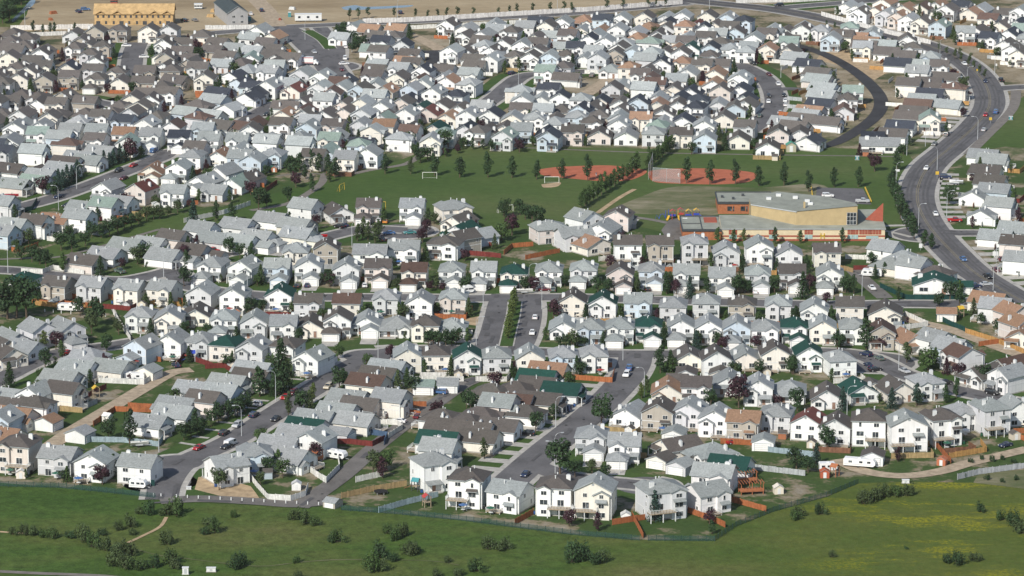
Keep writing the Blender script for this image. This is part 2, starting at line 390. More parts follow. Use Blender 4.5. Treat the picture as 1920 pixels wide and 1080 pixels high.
# centre lines of the arterial, tracks and seams
mk = MB(); A = smooth(P2(ROADS['curving_arterial'][0]))
for off in (-.35, .35): strip(mk, A, .22, .235, 'centre_line', off)
struct('road_marking', mk.mesh('road_marking'))
tr = MB()
for nm in ('curving_arterial',):
    for off in (-3.9, -2.3, 2.3, 3.9): strip(tr, A, .8, .23, 'wheel_track', off)
struct('wheel_tracks', tr.mesh('wheel_tracks'))
# utility cuts and seal patches in the asphalt
pt = MB(); RP = random.Random(3)
for nm, (s, wd, kerb, mat) in ROADS.items():
    if mat not in ('asphalt', 'asphalt_old'): continue
    P = smooth(P2(s), 4)
    for i in range(1, len(P) - 1):
        if RP.random() < .3:
            t = (P[i + 1] - P[i - 1]).normalized(); q = Vector((-t.y, t.x, 0)); o_ = RP.uniform(-.36, .36) * wd; a, b = RP.uniform(1.2, 5), RP.uniform(.35, 1.1); c_ = P[i] + q * o_
            pt.poly([(*(c_ + t * u * a + q * v_ * b).xy, .228 + i * .00005) for u, v_ in ((-1, -1), (1, -1), (1, 1), (-1, 1))], 'asphalt_patch')
        if RP.random() < .22:
            t = (P[i + 1] - P[i - 1]).normalized(); q = Vector((-t.y, t.x, 0)); c_ = P[i] + q * RP.uniform(-.3, .3) * wd; disc(pt, c_, .42, .227, 'tyre')
struct('road_patches', pt.mesh('road_patches'))
# median islands
for nm, s, wd in (('boulevard_median', "966,566 963,590 957,615 949,650", 4.2), ('top_boulevard_median', "576,58 590,66 606,76 620,92", 5.5)):
    P = smooth(P2(s)); mb = MB(); strip(mb, P, wd + 1, .24, 'concrete'); strip(mb, P, wd, .26, 'lawn'); struct(nm, mb.mesh(nm))
for nm, s, wd, mat in (('footpath', "470,395 540,382 585,358 604,342 612,325 640,330 700,318 760,308 790,290 812,274 830,262", 3.2, 'path'),
        ('branch_footpath', "612,328 570,325 520,330", 1.8, 'path'), ('greenway_footpath', "-40,488 60,484 130,478 300,430", 2.0, 'path'),
        ('field_edge_path', "840,270 1000,278 1200,286 1400,290 1690,294", 1.6, 'path'), ('arterial_footpath', "1905,170 1898,205 1850,255 1815,290", 4.5, 'path'),
        ('school_path', "1190,408 1220,412 1260,420", 3, 'path'), ('school_walk', "1655,424 1700,423 1712,425", 3, 'concrete'), ('school_walk_branch', "1655,432 1690,440 1708,445", 2, 'concrete'),
        ('meadow_trail', "312,970 300,988 270,1004 240,1018", 1.1, 'sand'), ('meadow_trail_left', "-20,996 20,999 50,1001", 1.2, 'sand'),
        ('meadow_trail_lower', "260,1032 300,1042 350,1048 480,1062 560,1055 640,1050 800,1052 860,1060", .45, 'worn_turf'), ('meadow_road', "-20,1071 60,1075 200,1081 260,1090", 2.2, 'path'),
        ('hedge_path', "1120,400 1160,372 1190,355", 2, 'sand'), ('yard_walk', "212,580 225,605 245,628", 1.2, 'concrete')):
    P = smooth(P2(s)); mb = MB(); ZA += .0007; strip(mb, P, wd, .095 + ZA, mat); struct(nm, mb.mesh(nm))
def road_clear(x, y, extra=0):
    return all((x - a) ** 2 + (y - b) ** 2 > (h + extra) ** 2 for a, b, h, t in ROADPTS)
def road_dir(x, y):
    q = min(ROADPTS, key=lambda r: (x - r[0]) ** 2 + (y - r[1]) ** 2); return math.atan2(q[3].y, q[3].x)
# ------------------------------------------------------------------ house kinds
RC = dict(g=(.245, .262, .260), d=(.088, .079, .072), b=(.088, .056, .045), t=(.235, .145, .095), e=(.012, .050, .040),
          k=(.030, .036, .048), l=(.19, .245, .215), r=(.115, .042, .034))
WC = dict(w=(.765, .77, .755), c=(.745, .71, .635), a=(.575, .585, .595), t=(.40, .365, .31), u=(.51, .59, .655), p=(.64, .575, .53))
RN = dict(g='light grey', d='dark grey', b='brown', t='tan', e='dark green', k='black', l='grey-green', r='red-brown')
WN = dict(w='white', c='cream', a='pale grey', t='beige', u='pale blue', p='pinkish')
SHAPE = dict(G='gabled', S='long-ridged', H='hipped')
def slab(mb, pts, th, mat='shingle', edge='fascia'):
    top = [Vector(p) for p in pts]; bot = [p - Vector((0, 0, th)) for p in top]
    mb.poly(top, mat); mb.poly(list(reversed(bot)), edge)
    for i in range(len(top)):
        j = (i + 1) % len(top); mb.poly([bot[i], bot[j], top[j], top[i]], edge)
def gable_roof(mb, x0, x1, y0, y1, h, pitch, axis, o=.5, th=.2):
    """ridge runs along the given axis over the box x0..x1, y0..y1 with eaves at h; returns ridge height"""
    if axis == 'y':
        c = (x0 + x1) / 2; hw = (x1 - x0) / 2; rz = h + hw * pitch + th; ez = h - o * pitch + th
        slab(mb, [(x0 - o, y0 - o, ez), (c, y0 - o, rz), (c, y1 + o, rz), (x0 - o, y1 + o, ez)][::-1], th)
        slab(mb, [(x1 + o, y0 - o, ez), (c, y0 - o, rz), (c, y1 + o, rz), (x1 + o, y1 + o, ez)], th)
    else:
        c = (y0 + y1) / 2; hw = (y1 - y0) / 2; rz = h + hw * pitch + th; ez = h - o * pitch + th
        slab(mb, [(x0 - o, y0 - o, ez), (x1 + o, y0 - o, ez), (x1 + o, c, rz), (x0 - o, c, rz)], th)
        slab(mb, [(x0 - o, y1 + o, ez), (x1 + o, y1 + o, ez), (x1 + o, c, rz), (x0 - o, c, rz)][::-1], th)
    return rz
def hip_roof(mb, x0, x1, y0, y1, h, pitch, o=.5, th=.2):
    x0 -= o; x1 += o; y0 -= o; y1 += o; ez = h - o * pitch + th; w_, d_ = x1 - x0, y1 - y0; m_ = min(w_, d_) / 2; rz = ez + m_ * pitch
    cx, cy = (x0 + x1) / 2, (y0 + y1) / 2
    if d_ >= w_: a, b = (cx, y0 + m_, rz), (cx, y1 - m_, rz)
    else: a, b = (x0 + m_, cy, rz), (x1 - m_, cy, rz)
    p = [(x0, y0, ez), (x1, y0, ez), (x1, y1, ez), (x0, y1, ez)]
    if d_ >= w_:
        F = [[p[0], p[1], a], [p[1], p[2], b, a], [p[2], p[3], b], [p[3], p[0], a, b]]
    else:
        F = [[p[0], p[1], b, a], [p[1], p[2], b], [p[2], p[3], a, b], [p[3], p[0], a]]
    for f in F: mb.poly(f, 'shingle')
    for i in range(4):
        q, r_ = p[i], p[(i + 1) % 4]; mb.poly([(q[0], q[1], ez - th), (r_[0], r_[1], ez - th), r_, q], 'fascia')
    mb.poly([(q[0], q[1], ez - th) for q in reversed(p)], 'fascia')
    return rz
def walls(mb, x0, x1, y0, y1, h, pitch=0, axis=None, mat='siding'):
    mb.box(x0, x1, y0, y1, 0, h, mat, top=axis is None, bottom=False)
    if axis == 'y':
        c = (x0 + x1) / 2; rz = h + (x1 - x0) / 2 * pitch
        mb.poly([(x0, y0, h), (x1, y0, h), (c, y0, rz)], mat); mb.poly([(x1, y1, h), (x0, y1, h), (c, y1, rz)], mat)
    elif axis == 'x':
        c = (y0 + y1) / 2; rz = h + (y1 - y0) / 2 * pitch
        mb.poly([(x1, y0, h), (x1, y1, h), (x1, c, rz)], mat); mb.poly([(x0, y1, h), (x0, y0, h), (x0, c, rz)], mat)
def window_mesh(wd, ht, bars):
    mb = MB(); f = .06
    mb.box(-wd / 2 - f, wd / 2 + f, -.07, .02, -f, 0, 'white_frame'); mb.box(-wd / 2 - f, wd / 2 + f, -.07, .02, ht, ht + f, 'white_frame')
    mb.box(-wd / 2 - f, -wd / 2, -.07, .02, 0, ht, 'white_frame'); mb.box(wd / 2, wd / 2 + f, -.07, .02, 0, ht, 'white_frame')
    for k in range(bars): x = -wd / 2 + wd * (k + 1) / (bars + 1); mb.box(x - .03, x + .03, -.065, .02, 0, ht, 'white_frame')
    mb.poly([(-wd / 2, -.03, 0), (wd / 2, -.03, 0), (wd / 2, -.03, ht), (-wd / 2, -.03, ht)], 'glass')
    return mb.mesh('window')
WIN = {k: window_mesh(*a) for k, a in dict(s=(.95, 1.05, 1), m=(1.35, 1.1, 1), b=(1.9, 1.35, 1), p=(1.6, 1.95, 1), t=(.6, 1.3, 0), q=(1.3, .55, 0)).items()}
def simple_mesh(name, boxes):
    mb = MB()
    for bx in boxes: mb.box(*bx)
    return mb.mesh(name)
DOOR = simple_mesh('door', [(-.5, .5, -.06, .02, .15, 2.2, 'door'), (-.62, -.5, -.08, .02, .1, 2.3, 'trim'), (.5, .62, -.08, .02, .1, 2.3, 'trim'), (-.62, .62, -.08, .02, 2.3, 2.42, 'trim')])
def garage_door_mesh(wd):
    mb = MB(); mb.box(-wd / 2 - .15, wd / 2 + .15, -.03, .02, 0, 2.4, 'fascia')
    for k in range(4): mb.box(-wd / 2, wd / 2, -.10, -.03, .04 + k * .57, .53 + k * .57, 'garage_white')
    return mb.mesh('garage_door')
GDOOR = garage_door_mesh(4.7)
CHIM = simple_mesh('chimney', [(-.55, .55, -.32, .32, 0, 2.2, 'trim'), (-.42, .42, -.22, .22, 2.2, 2.45, 'metal')])
mb = MB(); mb.tube([(0, 0, 0), (0, 0, 1.0)], .13, 'trim', 6); mb.tube([(0, 0, 1.0), (0, 0, 1.15)], .2, 'trim', 6); VENT = mb.mesh('vent_pipe')
def deck_mesh(wd, dp, h):
    mb = MB(); mb.box(-wd / 2, wd / 2, -dp, 0, h - .25, h, 'deck_wood')
    for x in (-wd / 2 + .15, 0, wd / 2 - .15): mb.box(x - .1, x + .1, -dp + .05, -dp + .25, 0, h - .25, 'trim')
    def rail(x0, x1, y0, y1):
        mb.box(x0, x1, y0, y1, h + .95, h + 1.05, 'trim'); n_ = max(2, int(max(x1 - x0, y1 - y0) / .35))
        for k in range(n_ + 1):
            x = x0 + (x1 - x0) * k / n_; y = y0 + (y1 - y0) * k / n_
            x = min(max(x, x0 + .03), x1 - .03); y = min(max(y, y0 + .03), y1 - .03)
            mb.box(x - .03, x + .03, y - .03, y + .03, h, h + .95, 'trim')
    rail(-wd / 2, wd / 2, -dp, -dp + .07); rail(-wd / 2, -wd / 2 + .07, -dp + .07, -.02); rail(wd / 2 - .07, wd / 2, -dp + .07, -.02)
    return mb.mesh('deck')
KINDS = {}
def kind(code, var):
    """code: storeys + roof shape (+ D for an attached front garage); front is -y. Returns (parts, ridge height, width, depth)"""
    key = (code, var)
    if key in KINDS: return KINDS[key]
    r = random.Random(sum(map(ord, code)) * 31 + var * 7)
    st, sh, gar = code[0], code[1], 'D' in code
    W, D, H = {'1': (9.4, 11.5, 3.3), '2': (8.7, 10.0, 5.5), '3': (9.2, 10.0, 8.1)}[st]
    W *= r.uniform(.96, 1.04)
    if sh == 'S': D = min(D, 9.6)
    pitch = {'G': .58, 'S': .50, 'H': .52}[sh] * r.uniform(.95, 1.06)
    x0, x1, y0, y1 = -W / 2, W / 2, -D / 2, D / 2
    flip = 1 if var % 2 else -1
    wall, roof = MB(), MB(); parts = []
    ax = {'G': 'y', 'S': 'x', 'H': None}[sh]
    walls(wall, x0, x1, y0, y1, H, pitch, ax)
    rz = gable_roof(roof, x0, x1, y0, y1, H, pitch, ax) if ax else hip_roof(roof, x0, x1, y0, y1, H, pitch)
    # projecting bay with its own gable, front and back
    bw = r.uniform(3.3, 4.2); bx = flip * (W / 2 - bw / 2 - .35); bp = r.uniform(.7, 1.2)
    if sh != 'G' or var % 3 != 1:
        for sy in ((-1, 1) if var % 3 != 2 else (-1,)):
            hb = H - (.25 if sh != 'G' else (.6 if st == '1' else 1.1))
            xx = bx if sy < 0 else -bx
            ya, yb = (y0 - bp, y0 + 2.6) if sy < 0 else (y1 - 2.6, y1 + bp)
            walls(wall, xx - bw / 2, xx + bw / 2, ya, y0 if sy < 0 else yb, hb, pitch, None) if sy < 0 else walls(wall, xx - bw / 2, xx + bw / 2, y1, yb, hb, pitch, None)
            rzb = hb + bw / 2 * pitch
            ye = ya if sy < 0 else yb
            wall.poly([(xx - bw / 2, ye, hb), (xx + bw / 2, ye, hb), (xx, ye, rzb)], 'siding')
            gable_roof(roof, xx - bw / 2, xx + bw / 2, ya, yb, hb, pitch, 'y', o=.38, th=.17)
    fy = y0 - bp if (sh != 'G' or var % 3 != 1) else y0
    by = y1 + bp if (sh != 'G' or var % 3 == 0) else y1
    if (sh != 'G' or var % 3 != 1) and var % 3 == 2: by = y1
    def win(k, x, y, z, rot=0): parts.append(('window', WIN[k], (x, y, z), rot, None))
    lv = {'1': [1.25], '2': [.95, 3.65], '3': [.9, 3.55, 6.25]}[st]
    # front windows
    ox = -bx
    if not gar:
        for z in lv: win('b' if z == lv[0] else 'm', bx, fy - .03, z)
        if len(lv) > 1: win(r.choice('sm'), ox, y0 - .03, lv[-1])
        parts.append(('door', DOOR, (ox + flip * .3, y0 - .03, .15), 0, None))
        if len(lv) > 1 or var % 2:   # porch roof on posts
            hp = 2.75; pw = W - bw - .6
            slab(roof, [(ox - pw / 2, y0 - 2.0, hp), (ox + pw / 2, y0 - 2.0, hp), (ox + pw / 2, y0 + .05, hp + .75), (ox - pw / 2, y0 + .05, hp + .75)], .16)
            for s_ in (-1, 1): wall.box(ox + s_ * (pw / 2 - .25) - .11, ox + s_ * (pw / 2 - .25) + .11, y0 - 1.85, y0 - 1.63, 0, hp - .14, 'trim')
            wall.box(ox - pw / 2, ox + pw / 2, y0 - 2.0, y0, 0, .35, 'concrete')
    else:
        gx = flip * (W / 2 - 2.85); gd = r.uniform(4.6, 6.0); gh = 2.75; gw = 5.7
        walls(wall, gx - gw / 2, gx + gw / 2, fy - gd, fy, gh, pitch, None)
        if var % 2:
            wall.poly([(gx - gw / 2, fy - gd, gh), (gx + gw / 2, fy - gd, gh), (gx, fy - gd, gh + gw / 2 * .5)], 'siding')
            gable_roof(roof, gx - gw / 2, gx + gw / 2, fy - gd, fy - .5, gh, .5, 'y', o=.4)
        else: hip_roof(roof, gx - gw / 2, gx + gw / 2, fy - gd, fy + 1.2, gh, .48, o=.4)
        parts.append(('garage_door', GDOOR, (gx, fy - gd - .03, .05), 0, None))
        parts.append(('door', DOOR, (-gx * 1.02, y0 - .03 if abs(-gx - bx) > 1 else fy - .03, .15), 0, None))
        hp = 2.7; px = -flip * (W / 2 - 1.3)
        slab(roof, [(px - 1.3, y0 - 1.8, hp), (px + 1.3, y0 - 1.8, hp), (px + 1.3, y0 + .05, hp + .7), (px - 1.3, y0 + .05, hp + .7)], .16)
        wall.box(px - 1.2, px - 1.0, y0 - 1.7, y0 - 1.5, 0, hp - .14, 'trim'); wall.box(px + 1.0, px + 1.2, y0 - 1.7, y0 - 1.5, 0, hp - .14, 'trim')
        for z in lv[1:]: win('m', bx, fy - .03, z + .25); win(r.choice('ms'), ox, y0 - .03, z)
        if len(lv) == 1: win('m', px, y0 - .03, 1.1)
    # back windows, patio door, deck
    for i, z in enumerate(lv):
        top = i == len(lv) - 1
        if top and len(lv) > 1: win(r.choice('sm'), bx * .9, y1 + .03, z, math.pi); win(r.choice('smt'), -bx, by + .03, z, math.pi)
        else: win('p', bx * .8, y1 + .03, z - .8, math.pi); win(r.choice('mb'), -bx, by + .03, z - .1, math.pi); 
    dh = {'1': .7, '2': .55, '3': 2.75}[st]
    if var % 3 != 1 or st == '3': parts.append(('deck', deck_mesh(r.uniform(3.8, 5.4) + (1 if st == '3' else 0), 2.7, dh), (bx * .8, y1 + .02, 0), math.pi, None))
    if st != '1' and var % 2:   # small canopy over the back bay
        cx = -bx; cw = 3.0; z = lv[-2] + 1.75
        slab(roof, [(cx + cw / 2, by + 1.1, z), (cx - cw / 2, by + 1.1, z), (cx - cw / 2, by + .02, z + .6), (cx + cw / 2, by + .02, z + .6)], .14)
    # side windows
    for s_ in (-1, 1):
        for z in lv:
            if r.random() < .6: win(r.choice('sqt'), s_ * (W / 2 + .03), r.uniform(-D / 3, D / 3), z + .2, s_ * math.pi / 2)
    # foundation line and corner trim
    for s_ in (-1, 1):
        for t_ in (y0, y1): wall.box(s_ * W / 2 - .1, s_ * W / 2 + .1, t_ - .1, t_ + .1, 0, H - .3, 'trim')
    # floor band and concrete footing round the house
    for z0_, z1_, e_, mt_ in ((0, .38, .03, 'concrete'),) + (((2.78, 2.98, .035, 'trim'),) if st != '1' else ()):
        wall.box(x0 - e_, x1 + e_, y0 - e_, y0 - .002, z0_, z1_, mt_); wall.box(x0 - e_, x1 + e_, y1 + .002, y1 + e_, z0_, z1_, mt_)
        wall.box(x0 - e_, x0 - .002, y0 - .001, y1 + .001, z0_, z1_, mt_); wall.box(x1 + .002, x1 + e_, y0 - .001, y1 + .001, z0_, z1_, mt_)
    if sh == 'G':
        for s_ in (-1, 1):
            yy = y0 if s_ < 0 else y1; wall.box(-.3, .3, min(yy, yy + s_ * .06), max(yy, yy + s_ * .06), H + W * .5 * pitch - 1.15, H + W * .5 * pitch - .5, 'fascia')
    # chimney chase breaking through the eave, vents on the rear slope
    cs = flip * (1 if var % 4 < 2 else -1)
    if var % 4 != 3:
        parts.append(('chimney', CHIM, (cs * W * .34, r.uniform(-1.5, 2.5), H + W * .16 * pitch - .7 if sh != 'S' else H + .9), 0, 'roof'))
    for k in range(2): parts.append(('vent_pipe', VENT, (r.uniform(-.18, .18) * W, r.uniform(-.2, .2) * D, rz - .9), 0, 'roof'))
    parts = [('wall', wall.mesh('wall'), (0, 0, 0), 0, None), ('roof', roof.mesh('roof'), (0, 0, 0), 0, None)] + parts
    KINDS[key] = (parts, rz, W, D); return KINDS[key]
# detached garages and sheds share the same parts
def garage_kind(var):
    key = ('garage', var)
    if key in KINDS: return KINDS[key]
    wall, roof = MB(), MB(); W, D, H = (6.4, 6.8, 2.7)
    ax = 'y' if var % 2 == 0 else 'x'
    walls(wall, -W / 2, W / 2, -D / 2, D / 2, H, .42, ax); rz = gable_roof(roof, -W / 2, W / 2, -D / 2, D / 2, H, .42, ax, o=.35)
    parts = [('wall', wall.mesh('wall'), (0, 0, 0), 0, None), ('roof', roof.mesh('roof'), (0, 0, 0), 0, None), ('garage_door', GDOOR, (0, -D / 2 - .03, .05), 0, None),
             ('window', WIN['q'], (W / 2 + .03, 0, 1.3), math.pi / 2, None)]
    KINDS[key] = (parts, rz, W, D); return KINDS[key]
def build_house(name, parts, loc, rz, wall_c, roof_c, sx=1, label=None, cat=None, group=None):
    root = empty(name, loc, rz); root.scale = (sx, 1, 1)
    tag(root, label, cat, group); rf = None
    for nm, me, pl, pr, par in parts:
        o = link(nm, me, rf if par == 'roof' else root, pl, pr, roof_c if nm == 'roof' else wall_c)
        if nm == 'roof': rf = o
    return root
FAR = None
class FarMesh:
    """countless far houses gathered into one mesh with a colour attribute"""
    def __init__(s): s.v = []; s.f = []; s.m = []; s.c = []; s.mats = []
    def add(s, parts, loc, rz, wc, rc, sx=1, skip=(), uni=False):
        for nm, me, pl, pr, par in parts:
            if nm in skip: continue
            col = rc if nm == 'roof' else wc; k = len(s.v)
            c1, s1, c2, s2 = math.cos(pr), math.sin(pr), math.cos(rz), math.sin(rz)
            for q in me.vertices:
                x, y, z = q.co; x, y = c1 * x - s1 * y + pl[0], s1 * x + c1 * y + pl[1]; x *= sx
                if uni: y *= sx; z *= sx
                s.v.append((c2 * x - s2 * y + loc[0], s2 * x + c2 * y + loc[1], z + pl[2] + loc[2]))
            ids = []
            for mt in me.materials:
                far = M.get(mt.name + '_far', mt)
                if far not in s.mats: s.mats.append(far)
                ids.append(s.mats.index(far))
            for p in me.polygons:
                s.f.append(tuple(k + i for i in p.vertices)); s.m.append(ids[p.material_index]); s.c.append((col, len(p.vertices)))
    def build(s, name):
        me = bpy.data.meshes.new(name); me.from_pydata(s.v, [], s.f)
        for mt in s.mats: me.materials.append(mt)
        me.polygons.foreach_set("material_index", s.m)
        a = me.color_attributes.new("Tint", 'FLOAT_COLOR', 'CORNER'); buf = []
        for c, n_ in s.c: buf += [c[0], c[1], c[2], 1.0] * n_
        a.data.foreach_set("color", buf); me.update()
        o = bpy.data.objects.new(name, me); COL.objects.link(o); o['kind'] = 'stuff'; return o
